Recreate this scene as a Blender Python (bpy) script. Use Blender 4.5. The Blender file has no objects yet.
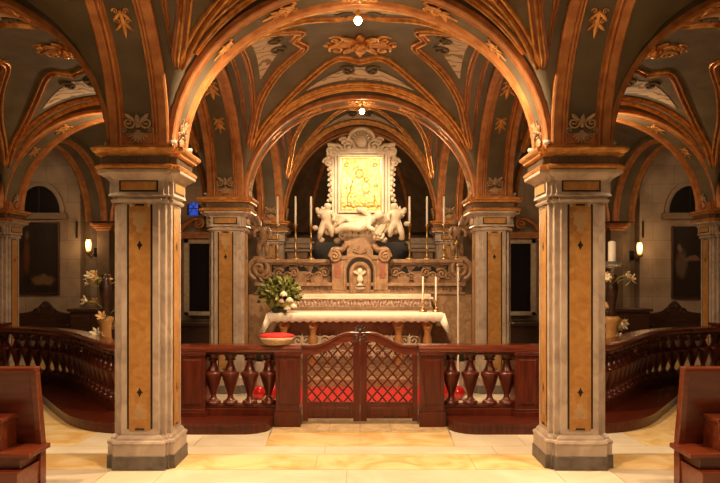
import bpy, math, random
from mathutils import Vector, Matrix
random.seed(7)
PI = math.pi
scene = bpy.context.scene
col = scene.collection
V = Vector
F = 690.0
EYE = 1.5
HOR = 275.0

def at(px, py, Y):
    return V(((px - 360.5) * Y / F, Y, EYE + (HOR - py) * Y / F))

# ------------------------------------------------------------------ materials
MATS = {}
def mat(name, c1, c2=None, rough=0.5, metal=0.0, scale=4.0, detail=6.0, dist=0.0, bump=0.0, bscale=None,
        coat=0.0, stretch=(1, 1, 1), lo=0.35, hi=0.65, emit=None, estr=0.0, trans=0.0, spec=0.5, coord='Object'):
    m = bpy.data.materials.new(name); m.use_nodes = True
    nt = m.node_tree; N = nt.nodes; L = nt.links
    b = N['Principled BSDF']
    b.inputs['Roughness'].default_value = rough
    b.inputs['Metallic'].default_value = metal
    b.inputs['Coat Weight'].default_value = coat
    b.inputs['Coat Roughness'].default_value = 0.15
    b.inputs['Specular IOR Level'].default_value = spec
    b.inputs['Transmission Weight'].default_value = trans
    b.inputs['Base Color'].default_value = (*c1, 1)
    if emit:
        b.inputs['Emission Color'].default_value = (*emit, 1); b.inputs['Emission Strength'].default_value = estr
    if c2 is not None or bump:
        tc = N.new('ShaderNodeTexCoord'); mp = N.new('ShaderNodeMapping')
        mp.inputs['Scale'].default_value = stretch
        L.new(tc.outputs[coord], mp.inputs['Vector'])
    if c2 is not None:
        nz = N.new('ShaderNodeTexNoise'); nz.inputs['Scale'].default_value = scale
        nz.inputs['Detail'].default_value = detail; nz.inputs['Distortion'].default_value = dist
        L.new(mp.outputs['Vector'], nz.inputs['Vector'])
        cr = N.new('ShaderNodeValToRGB')
        cr.color_ramp.elements[0].position = lo; cr.color_ramp.elements[0].color = (*c1, 1)
        cr.color_ramp.elements[1].position = hi; cr.color_ramp.elements[1].color = (*c2, 1)
        L.new(nz.outputs['Fac'], cr.inputs['Fac']); L.new(cr.outputs['Color'], b.inputs['Base Color'])
    if bump:
        n2 = N.new('ShaderNodeTexNoise'); n2.inputs['Scale'].default_value = bscale or scale * 4
        n2.inputs['Detail'].default_value = 4
        L.new(mp.outputs['Vector'], n2.inputs['Vector'])
        bp = N.new('ShaderNodeBump'); bp.inputs['Strength'].default_value = bump; bp.inputs['Distance'].default_value = 0.02
        L.new(n2.outputs['Fac'], bp.inputs['Height']); L.new(bp.outputs['Normal'], b.inputs['Normal'])
    MATS[name] = m
    return m

M_grey = mat('grey_marble', (.31, .235, .185), (.47, .375, .30), rough=.38, scale=5, dist=1.2, bump=.05)
M_sien = mat('siena_marble', (.31, .135, .032), (.45, .235, .07), rough=.3, scale=9, dist=1.5, lo=.3, hi=.7)
M_faint = mat('worn_marble', (.33, .20, .09), (.42, .27, .13), rough=.35, scale=9)
M_black = mat('black_marble_and_shade', (.014, .011, .010), rough=.3)  # inlay stone; also the painted shade in doorways and altar openings
M_plinth = mat('dark_stone', (.085, .066, .055), (.15, .12, .10), rough=.5, scale=14)
M_gilt = mat('gilding', (.46, .19, .05), (.74, .38, .12), rough=.34, metal=.6, scale=14, bump=.15, bscale=40)
M_band = mat('gilded_plaster', (.30, .10, .026), (.46, .185, .052), rough=.45, metal=.25, scale=10, bump=.2, bscale=35)
M_vault = mat('vault_paint', (.074, .052, .026), (.118, .086, .045), rough=.7, scale=3, bump=.12, bscale=14)
M_umber = mat('umber_plaster', (.085, .048, .022), (.14, .085, .042), rough=.7, scale=5, bump=.12, bscale=20)
M_red = mat('vault_red', (.19, .055, .022), (.27, .09, .035), rough=.65, scale=8)
M_stuc = mat('stucco_grey', (.36, .28, .20), (.50, .40, .29), rough=.6, scale=12, bump=.2, bscale=30)
M_cart = mat('gilded_stucco', (.30, .19, .10), (.44, .28, .15), rough=.5, metal=.15, scale=12, bump=.2, bscale=30)
M_cream = mat('carved_marble', (.66, .54, .40), (.80, .68, .53), rough=.5, scale=8, bump=.1, bscale=30)
M_brown = mat('altar_marble', (.23, .125, .062), (.39, .235, .13), rough=.42, scale=9, dist=1, bump=.12, bscale=30)
M_rose = mat('rose_marble', (.22, .07, .045), (.34, .13, .085), rough=.35, scale=18, dist=1)
M_wood = mat('polished_wood', (.052, .0075, .003), (.095, .016, .006), rough=.3, coat=.25, scale=5, stretch=(6, 6, .8), bump=.04, spec=.3)
M_woodh = mat('rail_wood', (.078, .011, .004), (.14, .024, .008), rough=.25, coat=.6, scale=5, stretch=(1, 6, 6))
M_woodd = mat('dark_wood', (.030, .011, .006), (.055, .020, .010), rough=.35, coat=.3, scale=5, stretch=(1, 1, 5))
M_pew = mat('pew_wood', (.10, .0165, .005), (.175, .034, .010), rough=.33, coat=.4, scale=4, stretch=(1, 5, 7), bump=.03)
M_wall = None
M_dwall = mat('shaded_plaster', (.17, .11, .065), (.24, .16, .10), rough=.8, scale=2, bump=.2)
M_iron = mat('black_iron', (.015, .012, .010), rough=.4, metal=.6)
M_white = mat('white_enamel', (.42, .40, .37), rough=.35)
M_linen = mat('white_linen', (.80, .72, .58), (.86, .79, .66), rough=.8, scale=30, bump=.1)
M_wax = mat('candle_wax', (.82, .74, .62), rough=.45)
M_brass = mat('brass', (.62, .40, .16), rough=.3, metal=.9)
M_leaf = mat('foliage', (.16, .18, .03), (.36, .36, .09), rough=.5, scale=8)
M_dleaf = mat('dark_foliage', (.022, .028, .012), (.05, .06, .022), rough=.5, scale=8)
M_rosef = mat('cream_petals', (.80, .62, .42), (.88, .76, .60), rough=.6, scale=9)
M_lily = mat('lily_petals', (.72, .42, .16), (.84, .58, .28), rough=.6, scale=9)
M_lilyw = mat('pale_petals', (.86, .74, .48), (.90, .80, .58), rough=.6, scale=9)
M_redc = mat('red_carpet', (.38, .006, .007), (.50, .012, .011), rough=.85, scale=40, bump=.2)
M_redg = mat('red_glass', (.42, .007, .008), rough=.12, coat=.6)
M_redv = mat('red_velvet', (.52, .010, .012), (.62, .02, .02), rough=.7, scale=20)
M_wicker = mat('wicker', (.50, .34, .20), (.68, .50, .32), rough=.7, scale=60, bump=.4)
M_glass = mat('clear_glass', (.9, .88, .82), rough=.05, trans=.9)
M_dglass = mat('dark_glass', (.010, .008, .007), rough=.15)
M_blue = mat('blue_glass', (.02, .10, .6), rough=.2, emit=(.015, .10, .8), estr=.5)
M_bulb = mat('lit_bulb', (1, .85, .6), emit=(1, .80, .48), estr=60)
M_lamp = mat('lit_shade', (1, .8, .5), emit=(1, .60, .22), estr=1.8)
M_gold = mat('gold_relief', (.62, .40, .09), (.92, .76, .36), rough=.38, metal=.6, scale=22, bump=.8, bscale=30)
M_lace = mat('carved_frieze', (.36, .20, .15), (.62, .46, .36), rough=.5, scale=30, lo=.45, hi=.55)
M_orange = mat('amber_marble', (.45, .22, .07), (.60, .33, .12), rough=.4, scale=10)
M_grout = mat('floor_joint', (.36, .27, .16), rough=.6)
M_fy = mat('floor_yellow', (.70, .43, .14), (.85, .67, .36), rough=.22, scale=2.2, dist=1.8, lo=.3, hi=.62, spec=.4)
M_fp = mat('floor_pale', (.70, .60, .44), (.78, .70, .55), rough=.24, scale=2.5, dist=1.0, spec=.4)
M_fg = mat('floor_greyish', (.56, .47, .34), (.66, .57, .43), rough=.25, scale=2.5, dist=1.0, spec=.4)

M_ft = mat('worn_threshold', (.42, .28, .14), (.70, .52, .30), rough=.35, scale=7, dist=1.5)

def wall_mat():
    m = bpy.data.materials.new('ashlar_wall'); m.use_nodes = True
    nt = m.node_tree; N = nt.nodes; L = nt.links; b = N['Principled BSDF']
    b.inputs['Roughness'].default_value = .85
    tc = N.new('ShaderNodeTexCoord'); mp = N.new('ShaderNodeMapping'); mp.inputs['Rotation'].default_value = (PI / 2, 0, 0)
    L.new(tc.outputs['Object'], mp.inputs['Vector'])
    br = N.new('ShaderNodeTexBrick'); br.inputs['Scale'].default_value = 1.0
    br.inputs['Brick Width'].default_value = .8; br.inputs['Row Height'].default_value = .36
    br.inputs['Mortar Size'].default_value = .006
    br.inputs['Color1'].default_value = (.40, .29, .20, 1); br.inputs['Color2'].default_value = (.34, .245, .165, 1)
    br.inputs['Mortar'].default_value = (.27, .19, .125, 1)
    L.new(mp.outputs['Vector'], br.inputs['Vector'])
    nz = N.new('ShaderNodeTexNoise'); nz.inputs['Scale'].default_value = 2.2; nz.inputs['Detail'].default_value = 8
    L.new(tc.outputs['Object'], nz.inputs['Vector'])
    cr = N.new('ShaderNodeValToRGB'); cr.color_ramp.elements[0].position = .3; cr.color_ramp.elements[0].color = (.6, .55, .5, 1)
    cr.color_ramp.elements[1].position = .65; cr.color_ramp.elements[1].color = (1, 1, 1, 1)
    L.new(nz.outputs['Fac'], cr.inputs['Fac'])
    mx = N.new('ShaderNodeMix'); mx.data_type = 'RGBA'; mx.blend_type = 'MULTIPLY'; mx.inputs['Factor'].default_value = 1
    L.new(br.outputs['Color'], mx.inputs['A']); L.new(cr.outputs['Color'], mx.inputs['B'])
    L.new(mx.outputs['Result'], b.inputs['Base Color'])
    return m
M_wall = wall_mat()

def scroll_mat(name, base, ink):
    """pale painted panel with arabesque strokes"""
    m = bpy.data.materials.new(name); m.use_nodes = True
    nt = m.node_tree; N = nt.nodes; L = nt.links; b = N['Principled BSDF']; b.inputs['Roughness'].default_value = .75
    tc = N.new('ShaderNodeTexCoord')
    vo = N.new('ShaderNodeTexWave'); vo.wave_type = 'RINGS'; vo.inputs['Scale'].default_value = 3.2
    vo.inputs['Distortion'].default_value = 9; vo.inputs['Detail'].default_value = 1.5; vo.inputs['Detail Scale'].default_value = 1.6
    L.new(tc.outputs['Object'], vo.inputs['Vector'])
    cr = N.new('ShaderNodeValToRGB'); cr.color_ramp.elements[0].position = .06; cr.color_ramp.elements[0].color = (*ink, 1)
    cr.color_ramp.elements[1].position = .18; cr.color_ramp.elements[1].color = (*base, 1)
    L.new(vo.outputs['Fac'], cr.inputs['Fac']); L.new(cr.outputs['Color'], b.inputs['Base Color'])
    return m
M_panel = scroll_mat('arabesque_panel', (.50, .36, .24), (.20, .13, .075))

def painting_mat(name, blobs, ground=(.012, .008, .006)):
    """dark canvas; blobs = (x, z, rx, rz, colour) in generated coordinates"""
    m = bpy.data.materials.new(name); m.use_nodes = True
    nt = m.node_tree; N = nt.nodes; L = nt.links; b = N['Principled BSDF']; b.inputs['Roughness'].default_value = .5
    b.inputs['Specular IOR Level'].default_value = .2
    tc = N.new('ShaderNodeTexCoord')
    nz = N.new('ShaderNodeTexNoise'); nz.inputs['Scale'].default_value = 7
    L.new(tc.outputs['Generated'], nz.inputs['Vector'])
    prev = None
    cr = N.new('ShaderNodeValToRGB'); cr.color_ramp.elements[0].color = (*ground, 1)
    cr.color_ramp.elements[1].color = (ground[0] * 3.2, ground[1] * 2.8, ground[2] * 2.4, 1)
    L.new(nz.outputs['Fac'], cr.inputs['Fac']); prev = cr.outputs['Color']
    wob = N.new('ShaderNodeMix'); wob.data_type = 'VECTOR'; wob.inputs['Factor'].default_value = .10
    L.new(tc.outputs['Generated'], wob.inputs['A']); L.new(nz.outputs['Color'], wob.inputs['B'])
    for (x, z, rx, rz, c) in blobs:
        mp = N.new('ShaderNodeMapping')
        mp.inputs['Location'].default_value = (-x / rx, 0, -z / rz); mp.inputs['Scale'].default_value = (1 / rx, 0, 1 / rz)
        L.new(wob.outputs['Result'], mp.inputs['Vector'])
        ln = N.new('ShaderNodeVectorMath'); ln.operation = 'LENGTH'; L.new(mp.outputs['Vector'], ln.inputs[0])
        mr = N.new('ShaderNodeMapRange'); mr.inputs['From Min'].default_value = 1.1; mr.inputs['From Max'].default_value = .6
        L.new(ln.outputs['Value'], mr.inputs['Value'])
        mx = N.new('ShaderNodeMix'); mx.data_type = 'RGBA'
        L.new(mr.outputs['Result'], mx.inputs['Factor']); L.new(prev, mx.inputs['A']); mx.inputs['B'].default_value = (*c, 1)
        prev = mx.outputs['Result']
    L.new(prev, b.inputs['Base Color'])
    return m

# ------------------------------------------------------------------ mesh builder
class MB:
    def __init__(s):
        s.v = []; s.f = []; s.m = []; s.s = []
    def add(s, vs, fs, m=0, smooth=False):
        o = len(s.v); s.v += [tuple(p) for p in vs]
        for f in fs:
            s.f.append([i + o for i in f]); s.m.append(m); s.s.append(smooth)
        return s
    def box(s, x0, x1, y0, y1, z0, z1, m=0):
        vs = [(x, y, z) for z in (z0, z1) for y in (y0, y1) for x in (x0, x1)]
        return s.add(vs, [(0, 2, 3, 1), (4, 5, 7, 6), (0, 1, 5, 4), (2, 6, 7, 3), (0, 4, 6, 2), (1, 3, 7, 5)], m)
    def bar(s, a, b, w, h, up=V((0, 0, 1)), m=0):
        a = V(a); b = V(b); d = (b - a).normalized(); r = d.cross(V(up))
        if r.length < 1e-4: r = V((1, 0, 0))
        r.normalize(); u = r.cross(d)
        vs = []
        for p in (a, b):
            for (i, j) in ((-1, -1), (1, -1), (1, 1), (-1, 1)):
                vs.append(p + r * (i * w / 2) + u * (j * h / 2))
        return s.add(vs, [(3, 2, 1, 0), (4, 5, 6, 7), (0, 1, 5, 4), (1, 2, 6, 5), (2, 3, 7, 6), (3, 0, 4, 7)], m)
    def prism(s, poly, y0, y1, m=0, axis='y'):
        """poly in (x,z) extruded along y, or (x,y) along z, or (y,z) along x"""
        n = len(poly)
        def P(a, b, t):
            return (a, t, b) if axis == 'y' else ((a, b, t) if axis == 'z' else (t, a, b))
        vs = [P(a, b, y0) for a, b in poly] + [P(a, b, y1) for a, b in poly]
        fs = [list(range(n)), list(range(2 * n - 1, n - 1, -1))]
        fs += [(i, n + i, n + (i + 1) % n, (i + 1) % n) for i in range(n)]
        return s.add(vs, fs, m)
    def lathe(s, prof, n=20, c=(0, 0, 0), m=0, smooth=True, ax=None, phase=0):
        c = V(c); vs = []; fs = []
        ax = ax or (V((1, 0, 0)), V((0, 1, 0)), V((0, 0, 1)))
        for r, z in prof:
            for k in range(n):
                a = 2 * PI * k / n + phase
                vs.append(c + ax[0] * (r * math.cos(a)) + ax[1] * (r * math.sin(a)) + ax[2] * z)
        for i in range(len(prof) - 1):
            for k in range(n):
                k2 = (k + 1) % n
                fs.append((i * n + k, i * n + k2, (i + 1) * n + k2, (i + 1) * n + k))
        s.add(vs, fs, m, smooth)
        L = len(prof) - 1
        s.add(vs[:n], [list(range(n - 1, -1, -1))], m); s.add(vs[L * n:], [list(range(n))], m)
        return s
    def tube(s, path, r, n=8, m=0, closed=False):
        path = [V(p) for p in path]; k = len(path); vs = []; fs = []
        R = r if isinstance(r, (list, tuple)) else [r] * k
        prev = None
        for i, p in enumerate(path):
            if closed: t = path[(i + 1) % k] - path[i - 1]
            else: t = path[min(i + 1, k - 1)] - path[max(i - 1, 0)]
            t.normalize()
            if prev is None:
                q = V((0, 0, 1)) if abs(t.z) < .9 else V((1, 0, 0)); u = t.cross(q).normalized()
            else:
                u = (prev - t * prev.dot(t)).normalized()
            prev = u; w = t.cross(u)
            for j in range(n):
                a = 2 * PI * j / n
                vs.append(p + (u * math.cos(a) + w * math.sin(a)) * R[i])
        for i in range(k if closed else k - 1):
            i2 = (i + 1) % k
            for j in range(n):
                j2 = (j + 1) % n
                fs.append((i * n + j, i * n + j2, i2 * n + j2, i2 * n + j))
        if not closed:
            fs.append(list(range(n - 1, -1, -1))); fs.append([(k - 1) * n + j for j in range(n)])
        return s.add(vs, fs, m, True)
    def ell(s, c, r, ax=None, n=10, k=7, m=0):
        c = V(c); ax = ax or (V((1, 0, 0)), V((0, 1, 0)), V((0, 0, 1)))
        if not isinstance(r, (tuple, list)): r = (r, r, r)
        vs = [c - V(ax[2]) * r[2]]; fs = []
        for i in range(1, k):
            ph = -PI / 2 + PI * i / k
            for j in range(n):
                a = 2 * PI * j / n
                vs.append(c + V(ax[0]) * (r[0] * math.cos(ph) * math.cos(a)) + V(ax[1]) * (r[1] * math.cos(ph) * math.sin(a)) + V(ax[2]) * (r[2] * math.sin(ph)))
        vs.append(c + V(ax[2]) * r[2]); T = len(vs) - 1
        for j in range(n):
            j2 = (j + 1) % n
            fs.append((0, 1 + j2, 1 + j))
            for i in range(k - 2):
                a0 = 1 + i * n
                fs.append((a0 + j, a0 + j2, a0 + n + j2, a0 + n + j))
            fs.append((T, 1 + (k - 2) * n + j, 1 + (k - 2) * n + j2))
        return s.add(vs, fs, m, True)
    def frames(s, fr, prof, m=0, closed_prof=True, smooth=False, caps=True):
        """sweep prof (a,b) along frames (O,A,B)"""
        n = len(prof); vs = []; fs = []
        for (O, A, B) in fr:
            for a, b in prof: vs.append(O + A * a + B * b)
        for i in range(len(fr) - 1):
            for j in range(n if closed_prof else n - 1):
                j2 = (j + 1) % n
                fs.append((i * n + j, i * n + j2, (i + 1) * n + j2, (i + 1) * n + j))
        if caps and closed_prof:
            fs.append(list(range(n - 1, -1, -1))); fs.append([(len(fr) - 1) * n + j for j in range(n)])
        return s.add(vs, fs, m, smooth)
    def build(s, name, mats, parent=None, bevel=0, shift=None):
        me = bpy.data.meshes.new(name)
        vs = s.v
        if shift is not None:
            sh = V(shift); vs = [tuple(V(p) - sh) for p in vs]
        me.from_pydata(vs, [], s.f)
        if not isinstance(mats, (list, tuple)): mats = [mats]
        for m in mats: me.materials.append(m)
        me.polygons.foreach_set('material_index', s.m); me.polygons.foreach_set('use_smooth', s.s)
        me.update()
        o = bpy.data.objects.new(name, me); col.objects.link(o)
        if parent is not None: o.parent = parent
        if bevel:
            b = o.modifiers.new('bevel', 'BEVEL'); b.width = bevel; b.segments = 2; b.limit_method = 'ANGLE'
            b.angle_limit = math.radians(40)
        return o

def tag(o, label=None, cat=None, group=None, kind=None):
    if label: o['label'] = label
    if cat: o['category'] = cat
    if group: o['group'] = group
    if kind: o['kind'] = kind
    return o
def empty(name, loc, label, cat, group=None, rz=0):
    o = bpy.data.objects.new(name, None); col.objects.link(o); o.empty_display_size = .1
    o.location = loc; o.rotation_euler = (0, 0, rz)
    return tag(o, label, cat, group)
def kids(o): return [c for c in bpy.data.objects if c.parent == o]
def dup(o, parent=None):
    c = o.copy(); col.objects.link(c)
    if parent is not None: c.parent = parent
    for k in kids(o): dup(k, c)
    return c
def place(o, loc, label, rz=0):
    o.location = loc; o.rotation_euler = (0, 0, rz); o['label'] = label
    return o
def structure(o, label, cat):
    return tag(o, label, cat, kind='structure')

def spline(pts, n=10):
    out = []; P = [V(p) for p in pts]
    for i in range(len(P) - 1):
        p0 = P[max(i - 1, 0)]; p1 = P[i]; p2 = P[i + 1]; p3 = P[min(i + 2, len(P) - 1)]
        for k in range(n):
            t = k / n
            out.append(.5 * ((2 * p1) + (p2 - p0) * t + (2 * p0 - 5 * p1 + 4 * p2 - p3) * t * t + (3 * p1 - p0 - 3 * p2 + p3) * t ** 3))
    out.append(P[-1]); return out

# ------------------------------------------------------------------ ornament makers (O origin, R right, U up, N out)
def scroll(mb, O, R, U, N, size, turns=1.4, flip=1, r=.16, start=0.0, m=0):
    pts = []; rad = []
    K = int(18 * turns)
    for i in range(K + 1):
        t = i / K; a = start + t * turns * 2 * PI
        q = size * (1 - .82 * t)
        pts.append(O + R * (flip * q * math.cos(a)) + U * (q * math.sin(a)) + N * (.25 * size * t))
        rad.append(size * r * (1.1 - .45 * t))
    mb.tube(pts, rad, 6, m)
    mb.ell(pts[-1], size * r * 1.2, n=6, k=5, m=m)
def leaf(mb, base, d, N, length, width, thick, curl=.25, m=0):
    """pointed lobed leaf lying along d, rising along N"""
    d = V(d).normalized(); N = V(N).normalized(); S = d.cross(N).normalized()
    W = [0.35, .85, .7, 1.0, .72, .85, .45, .03]
    vs = []; fs = []; K = len(W)
    for i, w in enumerate(W):
        t = i / (K - 1)
        c = base + d * (length * t) + N * (thick * (1 - t * .6) + curl * length * t * t)
        vs += [c - S * (w * width / 2) - N * thick * .9, c - S * (w * width / 4) + N * thick * .3, c - N * thick * .15, c + S * (w * width / 4) + N * thick * .3, c + S * (w * width / 2) - N * thick * .9, c - N * (thick * 1.2)]
    for i in range(K - 1):
        for j in range(6):
            j2 = (j + 1) % 6
            fs.append((i * 6 + j, i * 6 + j2, (i + 1) * 6 + j2, (i + 1) * 6 + j))
    fs.append([5, 4, 3, 2, 1, 0]); fs.append([(K - 1) * 6 + j for j in range(6)])
    mb.add(vs, fs, m, True)
def shell(mb, O, R, U, N, size, lobes=7, spread=2.2, m=0):
    for i in range(lobes):
        a = PI / 2 - spread / 2 + spread * i / (lobes - 1)
        d = R * math.cos(a) + U * math.sin(a); p = d.cross(N)
        mb.ell(O + d * (size * .5), (size * .13, size * .10, size * .5), (p, N, d), 8, 6, m)
    mb.ell(O, (size * .22, size * .18, size * .16), (R, N, U), 8, 6, m)
def cartouche(mb, O, R, U, N, size):
    shell(mb, O - U * size * .35, R, -U, N, size * .75, 7, 2.0)
    for sgn in (-1, 1):
        scroll(mb, O + R * (sgn * size * .55) + U * size * .18, R, U, N, size * .36, 1.4, sgn, .22, start=PI * .9)
        scroll(mb, O + R * (sgn * size * .82) - U * size * .28, R, U, N, size * .22, 1.2, sgn, .25, start=-PI * .5)
        leaf(mb, O + R * (sgn * size * .15) + U * size * .3, R * sgn + U * .7, N, size * .75, size * .35, size * .07)
    leaf(mb, O, U, N, size * .7, size * .45, size * .1)
    mb.ell(O + U * size * .05, (size * .2, size * .2, size * .16), (R, U, N), 8, 6)
def foliage_drop(mb, O, R, U, N, size):
    leaf(mb, O + U * size * .6, -U, N, size * 1.5, size * .32, size * .05, .05)
    for k, sg in ((0, -1), (0, 1), (1, -1), (1, 1)):
        b = O + U * (size * (.5 - .55 * k))
        leaf(mb, b, R * sg - U * .9, N, size * .62, size * .25, size * .05, .15)
        scroll(mb, b + R * (sg * size * .26) + U * size * .05, R, U, N, size * .16, 1.1, sg, .25)
def boss(mb, O, R, U, N, size):
    for k in range(8):
        a = 2 * PI * k / 8
        d = R * math.cos(a) + U * math.sin(a)
        leaf(mb, O + d * size * .12, d, N, size * (.85 if k % 4 == 0 else .62), size * .36, size * .07, .12)
    for sx in (-1, 1):
        for sy in (-1, 1):
            scroll(mb, O + R * (sx * size * .72) + U * (sy * size * .34), R, U, N, size * .24, 1.4, sx, .24, start=sy * .6)
        scroll(mb, O + R * (sx * size * 1.02), R, U, N, size * .2, 1.3, sx, .26)
    mb.ell(O + N * size * .1, (size * .22, size * .22, size * .2), (R, U, N), 10, 7)
    for k in range(6):
        a = 2 * PI * k / 6
        mb.ell(O + R * (size * .2 * math.cos(a)) + U * (size * .2 * math.sin(a)) + N * size * .12, size * .1, n=6, k=5)

X, Y_, Z = V((1, 0, 0)), V((0, 1, 0)), V((0, 0, 1))

# ------------------------------------------------------------------ columns
SPR = 2.49
def cruci(c, p, s):
    e = c + s
    q = [(p, -e), (p, -c), (c, -c), (c, -p), (e, -p)]
    out = []
    for k in range(4):
        a = PI / 2 * k; ca, sa = round(math.cos(a)), round(math.sin(a))
        out += [(x * ca - y * sa, x * sa + y * ca) for x, y in q]
    return out
def loft(mb, levels, m=0):
    vs = []; fs = []; n = 20
    for (z, c, p, s) in levels: vs += [(x, y, z) for x, y in cruci(c, p, s)]
    for i in range(len(levels) - 1):
        for j in range(n):
            j2 = (j + 1) % n
            fs.append((i * n + j, i * n + j2, (i + 1) * n + j2, (i + 1) * n + j))
    fs.append(list(range(n - 1, -1, -1))); fs.append([(len(levels) - 1) * n + j for j in range(n)])
    mb.add(vs, fs, m); return mb

def rot4(k):
    a = PI / 2 * k; ca, sa = round(math.cos(a)), round(math.sin(a))
    return lambda x, y: (x * ca - y * sa, x * sa + y * ca)
def face_prism(mb, poly, k, y0, y1, m=0):
    """poly (x,z) on face k (0 = front, y = -depth) from depth y0 to y1"""
    r = rot4(k); n = len(poly)
    vs = [(*r(x, -y0), z) for x, z in poly] + [(*r(x, -y1), z) for x, z in poly]
    fs = [list(range(n - 1, -1, -1)), list(range(n, 2 * n))] + [(i, (i + 1) % n, n + (i + 1) % n, n + i) for i in range(n)]
    mb.add(vs, fs, m)
def rect(x0, x1, z0, z1): return [(x0, z0), (x1, z0), (x1, z1), (x0, z1)]

def make_column():
    t = empty('pillar', (0, 0, 0), 'x', 'pillar', 'cross-shaped marble pillars under the vaults')
    loft(MB(), [(0, .225, .203, .042), (.107, .223, .201, .042)]).build('plinth', M_plinth, t, .006)
    loft(MB(), [(.107, .215, .195, .042), (.19, .215, .195, .042), (.205, .222, .2, .042), (.218, .215, .195, .042), (.226, .207, .18, .035), (.24, .205, .175, .033), (.262, .195, .152, .03)]).build('base', M_grey, t)
    loft(MB(), [(.26, .192, .147, .03), (2.065, .192, .147, .03)]).build('shaft', M_grey, t, .006)
    for k in range(4):
        e = .222
        mb = MB()
        for sx_ in (-1, 1): face_prism(mb, [(x_, z_) for x_, z_ in rect(sx_ * .0895 - .0085, sx_ * .0895 + .0085, .31, 2.045)], k, e - .01, e + .002, 1)
        w = .083; ch = .025
        face_prism(mb, [(-w, .30), (w, .30), (w, 2.05 - ch), (w - ch, 2.05 - ch), (w - ch, 2.05), (-w + ch, 2.05), (-w + ch, 2.05 - ch), (-w, 2.05 - ch)], k, e - .01, e + .004, 0)
        pn = mb.build('marble_panel', [M_sien, M_black], t)
        mb = MB()
        for z in (1.73, .595):
            face_prism(mb, [(0, z - .038), (.011, z - .012), (.024, z), (.011, z + .012), (0, z + .038), (-.011, z + .012), (-.024, z), (-.011, z - .012)], k, e, e + .006)
        face_prism(mb, rect(-.036, .036, 2.034, 2.048), k, e, e + .006)
        face_prism(mb, rect(-.036, .036, .303, .317), k, e, e + .006)
        mb.build('diamond_inlay', M_black, pn)
        mb = MB()
        for (z, s) in ((1.93, 1), (.43, -.75)):
            face_prism(mb, [(x, z + s * y) for x, y in ((0, -.11), (.03, -.09), (.022, -.06), (.055, -.03), (.045, .01), (.06, .05), (.03, .06), (0, .045), (-.03, .06), (-.06, .05), (-.045, .01), (-.055, -.03), (-.022, -.06), (-.03, -.09))][::(1 if s > 0 else -1)], k, e, e + .0055)
        mb.build('shield_inlay', M_faint, pn)
    cp = loft(MB(), [(2.06, .205, .16, .03), (2.072, .213, .168, .03), (2.085, .215, .17, .03), (2.095, .20, .16, .03), (2.105, .2, .165, .03), (2.115, .225, .195, .03), (2.135, .217, .187, .03), (2.22, .217, .187, .03), (2.24, .225, .2, .03), (2.26, .235, .215, .05), (2.275, .25, .24, .062), (2.282, .255, .25, .064), (2.302, .255, .25, .064)]).build('capital', M_grey, t)
    for k in range(4):
        mb = MB(); e = .247
        face_prism(mb, rect(-.15, .15, 2.14, 2.232), k, e - .004, e + .003, 1)
        face_prism(mb, rect(-.136, .136, 2.153, 2.218), k, e, e + .006, 0)
        mb.build('capital_panel', [M_sien, M_black], cp)
    mb = loft(MB(), [(2.302, .262, .25, .03), (2.31, .285, .27, .035), (2.33, .292, .278, .035), (2.347, .275, .262, .033)])
    mb.build('gilded_astragal', M_gilt, t)
    mb = loft(MB(), [(2.347, .255, .238, .03), (2.408, .258, .24, .03)])
    for k in range(4):
        for i in range(20):
            x = -.225 + .45 * i / 19
            face_prism(mb, rect(x - .007, x + .007, 2.352, 2.404), k, .285, .294)
    mb.build('frieze', M_umber, t)
    mb = loft(MB(), [(2.408, .265, .25, .032), (2.418, .288, .27, .035), (2.43, .288, .272, .035), (2.445, .31, .292, .036), (2.462, .318, .3, .036), (2.476, .312, .295, .036)])
    mb.build('cornice', M_gilt, t)
    loft(MB(), [(2.476, .238, .225, .022), (2.50, .238, .225, .022), (2.515, .225, .2, .02), (2.60, .225, .2, .02)]).build('impost_block', M_band, t)
    for k in range(4):
        r = rot4(k); N = V((*r(0, -1), 0)); R = V((*r(1, 0), 0))
        mb = MB(); cartouche(mb, N * .275 + Z * 2.64, R, (Z + N * .12).normalized(), N, .12)
        mb.build('cartouche', M_cart, t)
    return t
CX = 1.70
OUT = (5.48, 10.5)
cols = [((-CX, 5.55, 0), 'tall marble pillar with yellow inlaid panels, nearer pillar on the left of the gate'),
        ((CX, 5.55, 0), 'tall marble pillar with yellow inlaid panels, nearer pillar on the right of the gate'),
        ((-CX, 8.95, 0), 'marble pillar behind the rail, next to the altar end with the flower bouquet'),
        ((CX, 8.95, 0), 'marble pillar behind the rail, next to the altar end with the two short candles'),
        ((-OUT[0], OUT[1], 0), 'marble pillar cut by the left edge of the photo at the end of the curved rail'),
        ((OUT[0], OUT[1], 0), 'marble pillar cut by the right edge of the photo at the end of the curved rail'),
        ((-1.62, 12.75, 0), 'dim pillar at the back of the sanctuary behind the winged figure by the flowers'),
        ((1.62, 12.75, 0), 'dim pillar at the back of the sanctuary behind the winged figure by the cross'),
        ]
proto = make_column()
for i, (loc, lab) in enumerate(cols):
    place(proto if i == 0 else dup(proto), loc, lab)

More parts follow.
